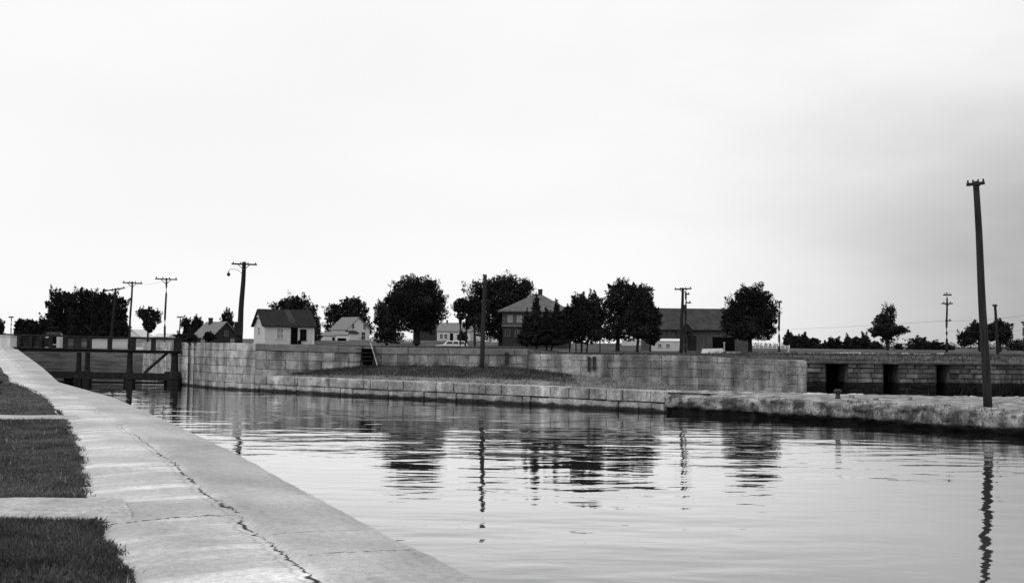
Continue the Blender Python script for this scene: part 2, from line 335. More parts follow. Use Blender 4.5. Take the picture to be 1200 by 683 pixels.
# ---------------------------------------------------------------- concrete walkway on the near wall
def walk_mat():
    m = bpy.data.materials.new('old_concrete'); m.use_nodes = True; t = m.node_tree; L = t.links.new
    p = t.nodes['Principled BSDF']; p.inputs['Roughness'].default_value = .9; p.inputs['Specular IOR Level'].default_value = .2
    uv = N(t, 'ShaderNodeUVMap', uv_map='UVMap'); s = N(t, 'ShaderNodeSeparateXYZ'); L(uv.outputs[0], s.inputs[0])   # x = metres from the water edge, y = metres along
    geo = N(t, 'ShaderNodeNewGeometry')
    def noi(scale, det, stretch=(1, 1, 1), rough=.6, src=None):
        mp = N(t, 'ShaderNodeMapping'); mp.inputs['Scale'].default_value = stretch; L(src or uv.outputs[0], mp.inputs[0])
        n = N(t, 'ShaderNodeTexNoise'); n.inputs['Scale'].default_value = scale; n.inputs['Detail'].default_value = det; n.inputs['Roughness'].default_value = rough
        L(mp.outputs[0], n.inputs['Vector']); return n.outputs[0]
    def op(o, a, b, c=None):
        q = N(t, 'ShaderNodeMath', operation=o)
        for i, v in enumerate((a, b, c)):
            if v is None: continue
            if isinstance(v, (int, float)): q.inputs[i].default_value = v
            else: L(v, q.inputs[i])
        return q.outputs[0]
    base = mrange(t, noi(.9, 7, (1, .8, 1), .65), .3, .7, .46, .61)
    fine = mrange(t, noi(14, 5), .3, .7, .86, 1.12)
    blot = mrange(t, noi(.35, 3), .35, .65, .88, 1.08)
    # pale scuffed bands lying across the slabs
    band = mrange(t, noi(1.1, 5, (.35, 1.6, 1), .6), .50, .66, 1.0, 1.48)
    inner = mrange(t, s.outputs[0], .95, 1.12, 0, 1)
    bandi = op('MULTIPLY_ADD', op('SUBTRACT', band, 1.0), inner, 1.0)
    col = op('MULTIPLY', op('MULTIPLY', base, fine), op('MULTIPLY', blot, bandi))
    col = op('MULTIPLY', col, mrange(t, s.outputs[0], .9, 1.1, .84, 1.02))
    col = op('MULTIPLY', col, mrange(t, s.outputs[0], .0, .10, 1.25, 1.0))
    grime = mrange(t, noi(3.2, 6, (1, .6, 1), .7), .56, .74, 1.0, .68)
    col = op('MULTIPLY', col, grime)
    # cracks: along the back of the coping, and a few across
    wob = op('MULTIPLY_ADD', noi(1.0, 8, (0.001, .8, 1), .78), .55, .78)
    wig = op('MULTIPLY_ADD', noi(7.0, 3, (0.001, 1, 1), .7), .10, -.05)
    dist = op('ABSOLUTE', op('SUBTRACT', s.outputs[0], op('ADD', wob, wig)), 0)
    wid = mrange(t, noi(1.6, 4, (.001, 1, 1), .8), .40, .66, .001, .032)
    fade = mrange(t, s.outputs[1], 10, 24, 1.0, .22)
    crack = mrange(t, op('DIVIDE', dist, op('MULTIPLY', wid, fade)), .5, 1.3, .05, 1)
    col = op('MULTIPLY', col, crack)
    # faint long hairline following the lip of the crack
    dist2 = op('ABSOLUTE', op('SUBTRACT', s.outputs[0], op('ADD', op('ADD', wob, .09), op('MULTIPLY', wig, 2.2))), 0)
    col = op('MULTIPLY', col, mrange(t, dist2, .006, .02, .72, 1))
    for (c0, amp, u0, u1, w_) in ((10.30, .30, 1.0, 2.2, .022), (14.9, .2, 0, 1.05, .009), (8.3, .2, 0.0, .95, .012), (9.2, .18, 0.1, 1.0, .008), (20.5, .3, 0, 2.2, .012), (26.8, .3, 0, 2.2, .012), (6.2, .3, 0, 2.2, .012), (34, .3, 0, 2.2, .02), (12.4, .4, 1.05, 2.2, .006)):
        ww = op('MULTIPLY_ADD', noi(2.2, 7, (1, .001, 1), .72), amp, c0 - amp / 2)
        dd = op('ABSOLUTE', op('SUBTRACT', s.outputs[1], ww), 0)
        wv = op('MULTIPLY', mrange(t, noi(4 + c0, 3, (1, .001, 1)), .4, .6, .15, 1.0), w_)
        line = mrange(t, op('DIVIDE', dd, wv), .5, 1.6, 0, 1)
        msk = op('MULTIPLY', mrange(t, s.outputs[0], u0 - .02, u0 + .06, 0, 1), mrange(t, s.outputs[0], u1 - .06, u1 + .02, 1, 0))
        dark = op('SUBTRACT', 1.0, op('MULTIPLY', op('SUBTRACT', 1.0, line), op('MULTIPLY', msk, .88)))
        col = op('MULTIPLY', col, dark)
    grit = noi(55, 3, (1, .8, 1), .6)
    col = op('MULTIPLY', col, mrange(t, grit, .35, .65, .90, 1.08))
    pit = noi(26, 3, (1, .8, 1), .75)
    col = op('MULTIPLY', col, mrange(t, pit, .30, .36, .55, 1.0))
    moss = noi(.8, 6, (1.3, .5, 1), .75)
    col = op('MULTIPLY', col, mrange(t, moss, .62, .72, 1.0, .85))
    edge_d = op('ADD', s.outputs[0], op('MULTIPLY', noi(3, 4, (.01, 1, 1)), .06))
    col = op('MULTIPLY', col, mrange(t, noi(1.4, 4, (.2, .3, 1)), .45, .6, .94, 1.05))
    c = N(t, 'ShaderNodeCombineColor')
    for i in range(3): L(col, c.inputs[i])
    L(c.outputs[0], p.inputs['Base Color'])
    b = N(t, 'ShaderNodeBump'); b.inputs['Distance'].default_value = .03; b.inputs['Strength'].default_value = .6
    L(op('ADD', op('MULTIPLY', noi(2.2, 8, (1, 1, 1), .7), .5), op('MULTIPLY', crack, .7)), b.inputs['Height']); L(b.outputs[0], p.inputs['Normal'])
    return m
M['walk'] = walk_mat()
ys = np.unique(np.concatenate([np.arange(-80, 4, 4.0), np.arange(4, 24, .12), np.arange(24, 90.6, .4)]))
ex = out_x(ys)
wv = np.array([.18 * noise.noise((0, y * .35, 9)) + .05 * noise.noise((0, y * 1.7, 4)) for y in ys])      # unsteady grass edge
us = np.array([-.0, .0, .0, .03, .10, .30, .6, .85, 1.0, 1.05, 1.12, 1.3, 1.6, 1.9, 2.2, 2.45]); k = len(us)
zz = np.array([-3.2, -.5, -.05, -.012, 0, .01, .02, .03, .02, -.005, .0, .01, .015, .01, 0, -.03])
Y = np.repeat(ys[:, None], k, 1); scale_u = (in_w(ys) + wv * .45)[:, None] / 2.3
U = np.where(us[None, :] > 1.12, 1.12 + (us[None, :] - 1.12) * ((in_w(ys) + wv * .45 - 1.12) / (2.3 - 1.12))[:, None], us[None, :] * np.ones_like(Y))
nx, ny = -.885, -.466
Xw = ex[:, None] + U * nx; Yw = Y + U * ny
Zw = out_z(Y) + zz[None, :]
for i in range(Y.shape[0]):
    for j in range(k):
        if j > 3: Zw[i, j] += .012 * noise.noise((U[i, j] * .9, Y[i, j] * .9, 2))
        elif j == 2 or j == 3: Xw[i, j] += .03 * noise.noise((0, Y[i, j] * 1.4, 2)) + .03 * noise.noise((3, Y[i, j] * 5, 2)) - .05 * max(0, noise.noise((9, Y[i, j] * 2.3, 2)) - .25)
Sarc = np.concatenate([[0], np.cumsum(np.hypot(np.diff(ys), np.diff(ex)))]); Sarc -= np.interp(0, ys, Sarc)
UV = np.stack([U, np.repeat(Sarc[:, None] / 1.12, k, 1)], -1)
tag(grid('walkway', np.stack([Xw, Yw, Zw], -1), M['walk'], uv=UV), kind='structure')

# concrete strips crossing the lawn
M['strip'] = mat('strip_concrete', .42, .2, 2.0, .9, .01, fine=.2)
for (ya, yb, jn) in ((9.5, 10.85, 1), (21.35, 22.2, 2)):
    n = 300; t = np.linspace(0, 1, n); P = np.zeros((n, 5, 3))
    for i in range(n):
        for j in range(5):
            yy = ya + (yb - ya) * j / 4 + (.10 * noise.noise((t[i] * 40, j * 3, jn)) + .05 * noise.noise((t[i] * 150, j, jn)) if j in (0, 4) else 0)
            P[i, j] = (in_x(yy) + .35 - t[i] * 25, yy, out_z(yy) + .045 - (.05 if j in (0, 4) else 0) + .006 * noise.noise((t[i] * 30, j, 5)))
    tag(grid('path', P, M['strip']), kind='structure')

# grass blades on the lawn
def blades(name, pts, h, wd, m, kind='stuff'):
    n = len(pts); a = rng.uniform(0, 2 * np.pi, n); hh = h * rng.uniform(.5, 1.35, n); ww = wd * rng.uniform(.6, 1.3, n)
    dx = np.cos(a) * ww / 2; dy = np.sin(a) * ww / 2
    lean = rng.normal(0, .45, (n, 2)) * hh[:, None]
    V = np.zeros((n, 3, 3)); V[:, 0] = pts; V[:, 1] = pts
    V[:, 0, 0] -= dx; V[:, 0, 1] -= dy; V[:, 1, 0] += dx; V[:, 1, 1] += dy
    V[:, 2] = pts; V[:, 2, 0] += lean[:, 0]; V[:, 2, 1] += lean[:, 1]; V[:, 2, 2] += hh
    return quads(name, V, m, tri=True, tone=rng.uniform(0, 1, n))
def lawn_pts(n, ya, yb, wmax):
    y = rng.uniform(ya, yb, n); o = rng.uniform(-.02, wmax, n) + 0
    edge = np.array([.05 * noise.noise((0, q * 1.7, 4)) + .03 * noise.noise((0, q * 9, 9)) for q in y])
    x = in_x(y) - o + edge
    keep = ~(((y > 9.52) & (y < 10.83)) | ((y > 21.4) & (y < 22.15)))
    cl = np.array([noise.noise((a * 1.1, b * 1.1, 0)) for a, b in zip(x, y)])
    keep &= rng.uniform(0, 1, n) < (.75 + .9 * cl)
    return np.stack([x, y, out_z(y) + .0 * y], -1)[keep]
P = np.concatenate([lawn_pts(150000, 5.5, 11, 2.4), lawn_pts(120000, 11, 22, 4.5)])
tag(blades('lawn_grass', P, .035, .010, M['blade']), 'short dark grass growing beside the concrete walkway', 'grass', kind='stuff')
P = lawn_pts(4000, 5.5, 22, 4.0); cl = np.array([noise.noise((a * 2.3, b * 2.3, 5)) for a, b in P[:, :2]]); P = P[cl > .12]
tag(blades('lawn_weeds', P, .075, .016, M['dry']), 'scattered pale longer blades and weeds in the lawn', 'weeds', kind='stuff')
n = 5000; y = rng.uniform(6, 24, n); x = in_x(y) + rng.uniform(-.02, .13, n) * rng.uniform(0, 1, n); kp = np.array([noise.noise((0, b * 1.9, 8)) for b in y]) > .0; kp &= ~(((y > 9.5) & (y < 10.85)) | ((y > 21.3) & (y < 22.2)))
P = np.stack([x, y, out_z(y) + .01], -1)[kp]
tag(blades('edge_grass', P, .04, .012, M['blade']), 'tufts of grass creeping over the edge of the concrete walkway', 'grass', kind='stuff')
P = lawn_pts(45000, 22, 45, 8)
tag(blades('lawn_grass', P, .035, .02, M['blade']), 'distant short grass beyond the narrow concrete strip', 'grass', kind='stuff')

# ---------------------------------------------------------------- stone walls laid block by block
def wall_blocks(name, pts, z0, top, courses, lens, mats, depth=.7, jit=.025, cop=None, flip=1, seed=1, gap=.018, missing=0.0, rag=.012):
    """pts left-to-right as seen from the water; outward normal points at the viewer side. mats: stone, coping, joint"""
    rs = random.Random(seed); bk = jit + rag * 2 + .055
    b = MB(); P = [Vector((x, y)) for x, y in pts]
    seg = [(P[i + 1] - P[i]).length for i in range(len(P) - 1)]; cum = [0]
    for s in seg: cum.append(cum[-1] + s)
    T = cum[-1]
    def at(s, off):
        s = min(max(s, 0), T); i = 0
        while i < len(seg) - 1 and s > cum[i + 1]: i += 1
        d = (P[i + 1] - P[i]).normalized(); nrm = Vector((d.y, -d.x)) * flip
        p = P[i] + d * (s - cum[i]) + nrm * off
        return p
    tp = top if callable(top) else (lambda s: top)
    tot = sum(courses)
    z = 0
    for ci, ch in enumerate(courses):
        lastc = ci == len(courses) - 1
        za, zb = z, z + ch; z = zb
        s = 0; first = True
        while s < T - .05:
            L = rs.uniform(*lens) * (1.5 if (lastc and cop) else 1)
            if first: L *= rs.uniform(.4, 1); first = False
            e = min(s + L, T)
            for c in cum[1:-1]:
                if s + .15 < c < e: e = c
            if T - e < .3: e = T
            if rs.random() < missing: s = e; continue
            f0 = (z0 + (tp(s) - z0) * za / tot, z0 + (tp(s) - z0) * zb / tot)
            f1 = (z0 + (tp(e) - z0) * za / tot, z0 + (tp(e) - z0) * zb / tot)
            o = rs.uniform(-jit, jit) + (.06 if (lastc and cop) else 0)
            b.cur = rs.random(); b.mi = 1 if (lastc and cop) else 0
            g = gap * rs.uniform(.6, 1.6); iv = .02 if gap < .015 else .035
            def V(ss, zz_, off): q = at(ss, off); return (q.x, q.y, zz_)
            sub = 1
            a0, a1 = s + g, e - g
            if a1 - a0 < .12: s = e; continue
            bl, tl, br, tr = f0[0] + g * .7, f0[1] - (0 if lastc else g * .7), f1[0] + g * .7, f1[1] - (0 if lastc else g * .7)
            j = lambda: rs.uniform(-rag, rag)
            outer = [V(a0, bl, -bk), V(a1, br, -bk), V(a1, tr, -bk), V(a0, tl, -bk)]
            mid = [V(a0 + j(), bl + j(), o - iv), V(a1 + j(), br + j(), o - iv), V(a1 + j(), tr - (0 if lastc else abs(j())), o - iv), V(a0 + j(), tl - (0 if lastc else abs(j())), o - iv)]
            inn = [V(a0 + iv, bl + iv, o + j()), V(a1 - iv, br + iv, o + j()), V(a1 - iv, tr - iv, o + j()), V(a0 + iv, tl - iv, o + j())]
            for r0, r1 in ((outer, mid), (mid, inn)):
                for q in range(4): b.poly([r0[q], r0[(q + 1) % 4], r1[(q + 1) % 4], r1[q]])
            b.poly(inn)
            if lastc:
                b.poly([mid[3], mid[2], V(a1, tr, -depth), V(a0, tl, -depth)])
            s = e
    b.mi = 2; b.cur = .5
    for i in range(len(seg)):
        s0, s1 = cum[i] + 1e-4, cum[i + 1] - 1e-4
        q0, q1 = at(s0, -bk + .01), at(s1, -bk + .01); r0, r1 = at(s0, -depth), at(s1, -depth)
        t0, t1 = tp(s0) - .03, tp(s1) - .03
        b.poly([(q0.x, q0.y, z0), (q1.x, q1.y, z0), (q1.x, q1.y, t1), (q0.x, q0.y, t0)])
        b.poly([(q0.x, q0.y, t0), (q1.x, q1.y, t1), (r1.x, r1.y, t1), (r0.x, r0.y, t0)])
        b.poly([(r1.x, r1.y, z0), (r0.x, r0.y, z0), (r0.x, r0.y, t0), (r1.x, r1.y, t1)])
    a_, b_ = at(1e-4, 0.0), at(1e-4, -depth)
    b.mi = 0
    for s_ in (1e-4, T - 1e-4):
        a_, b_ = at(s_, -.0), at(s_, -depth); b.poly([(a_.x, a_.y, z0), (b_.x, b_.y, z0), (b_.x, b_.y, tp(s_)), (a_.x, a_.y, tp(s_))])
    return b.build(name, mats, tone=True)
MS = [M['stone'], M['coping'], M['joint']]
L0 = (Vector(CORNER) - Vector(WALLA[0])).length
def top1(s):
    return 2.95 if s < L0 + 8.2 else 2.95 - .13 * min(1, (s - L0 - 8.2) / 12)
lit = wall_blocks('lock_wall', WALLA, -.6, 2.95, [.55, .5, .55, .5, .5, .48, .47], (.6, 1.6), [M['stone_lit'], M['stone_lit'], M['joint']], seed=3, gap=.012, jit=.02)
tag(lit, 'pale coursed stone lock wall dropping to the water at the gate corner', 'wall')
x1 = [(-15.9, 63.7), (-8, ULINE(-8)), (STEPX, ULINE(STEPX))]
tag(wall_blocks('retaining_wall', x1, .3, lambda s: 2.93 - .19 * min(1, s / 8), [.5, .5, .55, .55, .38], (.8, 1.7), MS, cop=True, seed=4, gap=.008, jit=.015),
    'grey stone retaining wall with darker coping behind the grassy berm', 'wall')
x2 = [(STEPX, ULINE(STEPX)), (9, ULINE(9)), WEND]
tag(wall_blocks('retaining_wall', x2, .2, lambda s: 2.44 - .20 * smooth(8, 16, s), [.5, .5, .5, .45, .35], (.9, 1.9), [M['stained'], M['stained'], M['joint']], depth=1.1, seed=5, jit=.012, gap=.004, rag=.02),
    'lower stained stone wall ending at the sluice openings', 'wall')
# end face of that wall, seen from the weir side
tag(wall_blocks('wall_end_pier', [(WEND[0] - 1.2, WEND[1] + .02), (WEND[0] + .05, WEND[1] - .10)], -.3, 2.22, [.6, .6, .6, .5, .4], (.8, 1.3), [M['stained'], M['stained'], M['joint']], depth=6.5, seed=12, gap=.004, jit=.01),
    'squared stone end of the stained wall beside the first sluice opening', 'wall')
tag(wall_blocks('ledge_wall', LEDGE, -.6, .97, [.55, .46, .52], (.7, 1.7), [M['ledge'], M['ledge'], M['joint']], depth=.9, jit=.05, seed=6, gap=.026, missing=0, rag=.035),
    'low ledge of rough stone blocks along the far waterline', 'wall')

# berm between the ledge and the retaining wall
LA = np.array(LEDGE + [(9.0, 44.6)])
cols = np.linspace(-15.9, 17.0, 150); rws = np.linspace(0, 1, 16)
base_x = [-15.9, -13.5, -10.8, -8, -2, 1, 2.3, 5.2, 8.3, 9.4, 11, 18]; base_z = [.9, .98, 1.42, 1.64, 1.62, 1.55, 1.32, 1.03, .76, .5, .4, .3]
BP = np.zeros((len(cols), 16, 3))
for i, xx in enumerate(cols):
    yw = ULINE(xx) - .02; xl = xx - .0
    yl = np.interp(xl, LA[:, 0], LA[:, 1]) + .75 if xx < 9 else 46
    yl = min(yl, yw - .02)
    zb = np.interp(xx, base_x, base_z)
    for j, t in enumerate(rws):
        zz_ = .93 + (np.interp(t, [0, .35, 1], [0, .24, 1])) * (zb - .93)
        zz_ += .05 * noise.noise((xx * .8, t * 4, 1)) * min(1, t * 5) * min(1, (xx + 15.9))
        if xx > 9: zz_ = zb - .35
        BP[i, j] = (xx, yl + (yw - yl) * t, zz_)
berm = grid('berm', BP, [M['berm'], M['earth']]); tag(berm, kind='structure')
mi = []
for p in berm.data.polygons:
    i, j = divmod(p.index, 15); x = cols[i]
    lim = 5.5 + 2.5 * noise.noise((x * .5, 0, 7)) if x < 3 else 13
    mi.append(1 if (j < lim and x > -12) or x < -12.5 else 0)
berm.data.polygons.foreach_set('material_index', mi)
def berm_pts(n, lo, hi, x0=-13.5, x1_=8.5):
    i = rng.uniform(0, 1, n); x = x0 + (x1_ - x0) * i; t = rng.uniform(lo, hi, n)
    cl = np.array([noise.noise((a * .9, c * 3, 0)) for a, c in zip(x, t)]); keep = rng.uniform(0, 1, n) < .6 + .8 * cl
    x = x[keep]; t = t[keep]; ci = (x - cols[0]) / (cols[1] - cols[0]); c0 = np.clip(ci.astype(int), 0, len(cols) - 2); fr = (ci - c0)[:, None]
    rj = t * 15; r0 = np.clip(rj.astype(int), 0, 14); fj = (rj - r0)[:, None]
    A = BP[c0, r0] * (1 - fr) + BP[c0 + 1, r0] * fr; B = BP[c0, r0 + 1] * (1 - fr) + BP[c0 + 1, r0 + 1] * fr
    return A * (1 - fj) + B * fj
tag(blades('berm_grass', berm_pts(26000, .35, 1, -13.5, 3.5), .17, .05, M['weed']), 'tall dark grass along the foot of the retaining wall', 'grass', kind='stuff')
tag(blades('berm_grass', np.concatenate([berm_pts(5000, .02, .4, -13.5, 3.5), berm_pts(9000, .05, 1, 3, 8.6)]), .13, .05, M['dry']), 'thin dry grass on the pale earth behind the ledge', 'grass', kind='stuff')

# broken concrete pier on the right
FR = np.array([(6.95, 46.55), (8.6, 45.2), (10.4, 43.7), (12.2, 42.2), (14.3, 39.6), (17.6, 35.6), (24, 29.5), (40, 14), (60, -6)])
RR = np.array([(6.95, 47.3), (9, 47.2), (11, 46.6), (13.4, 45.6), (17.5, 44.2), (22, 43.4), (30, 41), (60, 20), (90, 5)])
n = 420; tt = np.concatenate([np.linspace(0, .62, 640), np.linspace(.63, 1, 40)])
def along(A, t):
    d = np.concatenate([[0], np.cumsum(np.hypot(*np.diff(A, axis=0).T))]); d /= d[-1]
    return np.stack([np.interp(t, d, A[:, 0]), np.interp(t, d, A[:, 1])], -1)
F_ = along(FR, tt); B_ = along(RR, tt)
prof = [(1.06, -.9), (1.04, .2), (1.02, .82), (1.0, .97), (.9, .99), (.75, .97), (.6, .96), (.45, .94), (.3, .91), (.2, .88), (.12, .84), (.06, .79), (.02, .72), (-.0, .62), (-.01, .50), (-.012, .38), (-.01, .27), (.01, .18), (.06, .12), (.09, .02), (.09, -.3), (.05, -.9)]
PP = np.zeros((len(tt), len(prof), 3))
for i in range(len(tt)):
    f, bk = F_[i], B_[i]; d = bk - f; Ld = np.hypot(*d) + 1e-6; dn = d / Ld
    xr = f[0]
    und = .15 + .13 * noise.noise((xr * .7, 0, 11)) + .10 * noise.noise((xr * 2.7, 0, 5))
    if xr < 10.5: und += .12
    for j, (a, z) in enumerate(prof):
        if j >= 9:
            off = a * 3.0
        else: off = a * Ld
        nz = noise.noise((xr * .8, j * .35, 2)); nf = noise.noise((xr * 2.6, j * .9, 6)); n3 = noise.noise((xr * 6, j * 1.7, 3))
        zz_ = z; fade = min(1, (xr - 6.95) / 1.5)
        if 3 <= j <= 13: zz_ += .02 * nz + .018 * nf + .018 * n3
        if 9 <= j <= 17: off += (.10 * nz + .10 * nf + .10 * n3 + .06) * fade; zz_ += .03 * nf + .03 * n3
        if 14 <= j <= 18: zz_ = max(.04, zz_ + (und - .18) * (1.0 if j > 15 else .7))
        if j in (3, 4): zz_ += .05 * max(0, n3) + .06 * max(0, noise.noise((xr * 1.3, 0, 8)))
        if 10 <= j <= 18: n4 = noise.noise((xr * 4.5, j * .8, 9)); off += (.11 * n4 + .13 * abs(noise.noise((xr * 2.2, j * .5, 14)))) * fade
        if j >= 19: off += .25 * max(0, und)
        PP[i, j] = (f[0] + dn[0] * off, f[1] + dn[1] * off, zz_)
tag(grid('concrete_pier', PP[:, ::-1], M['rubble']), 'crumbling pale concrete pier with undercut edge at the water', 'pier')

# weeds rooted in the broken face of the pier
n = 3800; ii = rng.integers(60, 640, n); jj = rng.integers(10, 17, n); ps = PP[ii, jj]
kp = np.array([noise.noise((p[0] * .9, p[2] * 1.5, 21)) for p in ps]) > .05
ps = ps[kp] + rng.normal(0, .03, (kp.sum(), 3))
tag(blades('pier_weeds', ps, .13, .035, M['weed']), 'patchy dark weeds growing from the broken face of the pier', 'weeds', kind='stuff')
for i in range(26):
    k = random.randint(40, 600); f, bk_ = F_[k], B_[k]; d_ = (bk_ - f); a = random.uniform(.08, .95); p = f + d_ * a; sz = random.uniform(.08, .2)
    zt = np.interp(a, [0, .12, .3, .6, 1], [.78, .86, .92, .97, .98])
    b = MB(); b.box((0, 0, 0), (sz * 1.6, sz, sz * .7), taper=.7); b.v = [tuple(Vector(q) + Vector((random.uniform(-.2, .2), random.uniform(-.2, .2), random.uniform(-.15, .15))) * sz) for q in b.v]
    o = b.build('rubble_lump', M['rubble']); o.location = (p[0], p[1], zt + sz * .15); o.rotation_euler = (0, 0, random.uniform(0, 3)); tag(o, 'small grey chunk of broken concrete lying on the pier surface', 'stone', 'grey concrete chunks on the pier')

# ---------------------------------------------------------------- sluice weir with three dark openings
def weir():
    t = empty('sluice_weir', (15, WEIRY, 0)); tag(t, 'dark coursed masonry sluice with black openings below the field', 'weir')
    inv = Matrix.Translation((-15, -WEIRY, 0))
    D = WEIRY
    op_ = [(968, 992), (1035, 1053), (1097, 1113)]
    xsn = [WX(935, D), WX(968, D), WX(993, D), WX(1035, D), WX(1053, D), WX(1097, D), WX(1113, D), 46, 95]
    segs = [(0, 1), (2, 3), (4, 5), (6, 7)]
    for q, (a, c) in enumerate(segs):
        o = wall_blocks('masonry_pier', [(xsn[a], WEIRY), (xsn[c], WEIRY)], -.6, 1.98, [.32] * 8, (.5, 1.5), [M['weir'], M['weir'], M['joint']], depth=2.2, seed=20 + q, jit=.05, gap=.03)
        o.parent = t; o.matrix_parent_inverse = Matrix.Translation((-15, -WEIRY, 0))
    b = MB(); b.box(((xsn[0] + xsn[7]) / 2, WEIRY + .95, 2.02), (xsn[7] - xsn[0], 2.2, .12)); o = b.build('coping', M['weir'], t); o.matrix_parent_inverse = inv
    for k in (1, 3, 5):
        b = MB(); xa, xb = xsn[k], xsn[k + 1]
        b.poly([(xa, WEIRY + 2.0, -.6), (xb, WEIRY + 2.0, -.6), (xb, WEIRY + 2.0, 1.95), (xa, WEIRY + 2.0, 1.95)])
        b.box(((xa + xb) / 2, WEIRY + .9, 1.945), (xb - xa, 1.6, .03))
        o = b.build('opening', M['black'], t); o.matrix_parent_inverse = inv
    return t
weir()
# scrub at the foot of the weir
def tufts(n, x0, x1_, y, z, h, name, label, m):
    x = rng.uniform(x0, x1_, n); cl = np.array([noise.noise((a * .8, 0, 4)) for a in x]); keep = rng.uniform(0, 1, n) < .55 + cl
    x = x[keep]; P = np.stack([x, y + rng.uniform(-.5, .1, len(x)), np.full(len(x), z)], -1)
    return tag(blades(name, P, h, .09, m), label, 'plants', kind='stuff')
tufts(5200, WX(1113, 67), 46, WEIRY - .2, .0, .75, 'water_weeds', 'dark weeds along the foot of the right sluice wall', M['leaf'])

# ---------------------------------------------------------------- lower lock gate / footbridge timbers
D = 71.5
def gate():
    o = W(213, 450, D); t = empty('lock_gate', (o.x, o.y, 0)); tag(t, 'dark timber lock gate frame with railed footway spanning the lock mouth', 'lock gate')
    inv = Matrix.Translation((-o.x, -o.y, 0))
    def fin(b, nm): q = b.build(nm, M['timber'], t); q.matrix_parent_inverse = inv; return q
    def bar(nm, x0, y0_, x1_, y1_, wpx, dd=.3, dY=0):
        b = MB(); a = W(x0, y0_, D + dY); c = W(x1_, y1_, D + dY); b.bar(a, c, dd, wpx * D / 1200)
        return fin(b, nm)
    bar('handrail', 18, 392.5, 213, 397.3, 2.2, .14)
    bar('walkway_beam', 20, 408.6, 213, 413.0, 3.6, .5)
    for k in range(26):
        x = 24 + k * 7.35; b = MB(); c = W(x, 407.2 + (x - 20) * .0246 + random.uniform(-.15, .25), D); b.box(c, (7.0 * D / 1200, 1.0 + random.uniform(-.15, .1), .07)); fin(b, 'deck_plank')
    bar('bottom_beam', 55, 438.5, 213, 442, 8, .5)
    for x, wd in ((24, 4), (38, 3), (50, 3), (61, 3), (78, 5), (92, 8), (106, 5), (130, 4.5), (157, 6), (181, 4.5), (209, 8)):
        b = MB(); ya = 392.5 + (x - 18) * .0246; yb = 408 + (x - 20) * .0249
        a = W(x, ya - (1.2 if wd > 5 else 0), D); c = W(x, yb, D); b.box((a + c) / 2, (wd * D / 1200, .2, (a - c).length)); fin(b, 'post')
    b = MB(); a = W(22, 401, D + .1); c = W(62, 401.5, D + .1); b.bar(a, c, .05, 10.5 * D / 1200); fin(b, 'board_panel')
    for x, wd, fl in ((94, 5, 1.5), (104, 5, 1.5), (153.5, 5.5, 1.7), (206, 7, 1.6)):
        b = MB(); c = W(x, 450, D)
        b.tube([(c.x, c.y, -.8), (c.x, c.y, .45), (c.x, c.y, 1.0), (c.x, c.y, 2.2)], [wd * fl * .045, wd * fl * .045, wd * .038, wd * .034], 8); fin(b, 'pile')
    bar('brace', 171, 437, 197, 414, 2.8, .18)
    bar('lower_rail', 62, 447, 213, 449, 2.2, .4, .3)
    for xa, xb in ((78, 108), (195, 213)):
        b = MB(); a = W(xa, 438, D + .4); c = W(xb, 438, D + .4); b.bar((a.x, a.y, .35), (c.x, c.y, .35), .3, 1.1); fin(b, 'sill_block')
gate()
# closed upper gates: planked wall across the lock
t = empty('upper_gate', (-37.3, 88, 0)); tag(t, 'weathered grey planked gate closing the far end of the lock', 'lock gate')
b = MB()
for k in range(7): b.box((0, random.uniform(-.008, .008), -.4 + k * .38), (12.6, .25, .374))
b.build('planking', M['plank'], t)
b = MB(); b.box((0, -.05, 2.16), (12.8, .3, .12)); b.build('top_beam', M['timber'], t)
# left lock wall face (under the walkway) and stone abutment of the footway
tag(wall_blocks('lock_wall', [(-34.75, 72.2), (-43.0, 87.8)], -.6, 2.35, [.5] * 6, (.9, 2), [M['stone'], M['stone'], M['joint']], seed=9, depth=.5, flip=1), 'far side lock wall below the end of the walkway', 'wall')
b = MB(); c = W(11, 400, 74); b.box((c.x, c.y, 2.85), (.85, 1.2, .9)); b.box((c.x, c.y, 3.33), (.95, 1.3, .08))
tag(b.build('abutment_block', M['block']), 'pale concrete block at the end of the gate footway', 'block')
b = MB(); a = W(-60, 392, 74.8); c = W(17, 392.5, 74.8); b.bar(a, c, .2, .15)
for x in (-40, -15, 12): p = W(x, 392, 74.8); b.box((p.x, p.y, 2.95), (.15, .15, .9))
b2 = MB(); tag(b.build('timber_rail', M['timber']), 'dark timber railing behind the pale block at the walkway end', 'railing')

# mooring irons and chain marks on the lock wall
for x, lab in ((224.5, 'thicker black iron strap down the pale lock wall'), (231, 'thin black iron strap beside the thicker one on the lock wall')):
    b = MB(); f = (x - 213) / (254 - 213); px, py = CORNER[0] + f * 3.9, CORNER[1] - f * 5.2
    n_ = Vector((-.8, -.6)) * .11; b.tube([(px + n_.x, py + n_.y, -.3), (px + n_.x, py + n_.y, 2.9)], .05 if x < 230 else .03, 6)
    b.box((px + n_.x, py + n_.y, 2.93), (.2, .3, .06))
    tag(b.build('iron_strap', M['iron']), lab, 'iron strap')

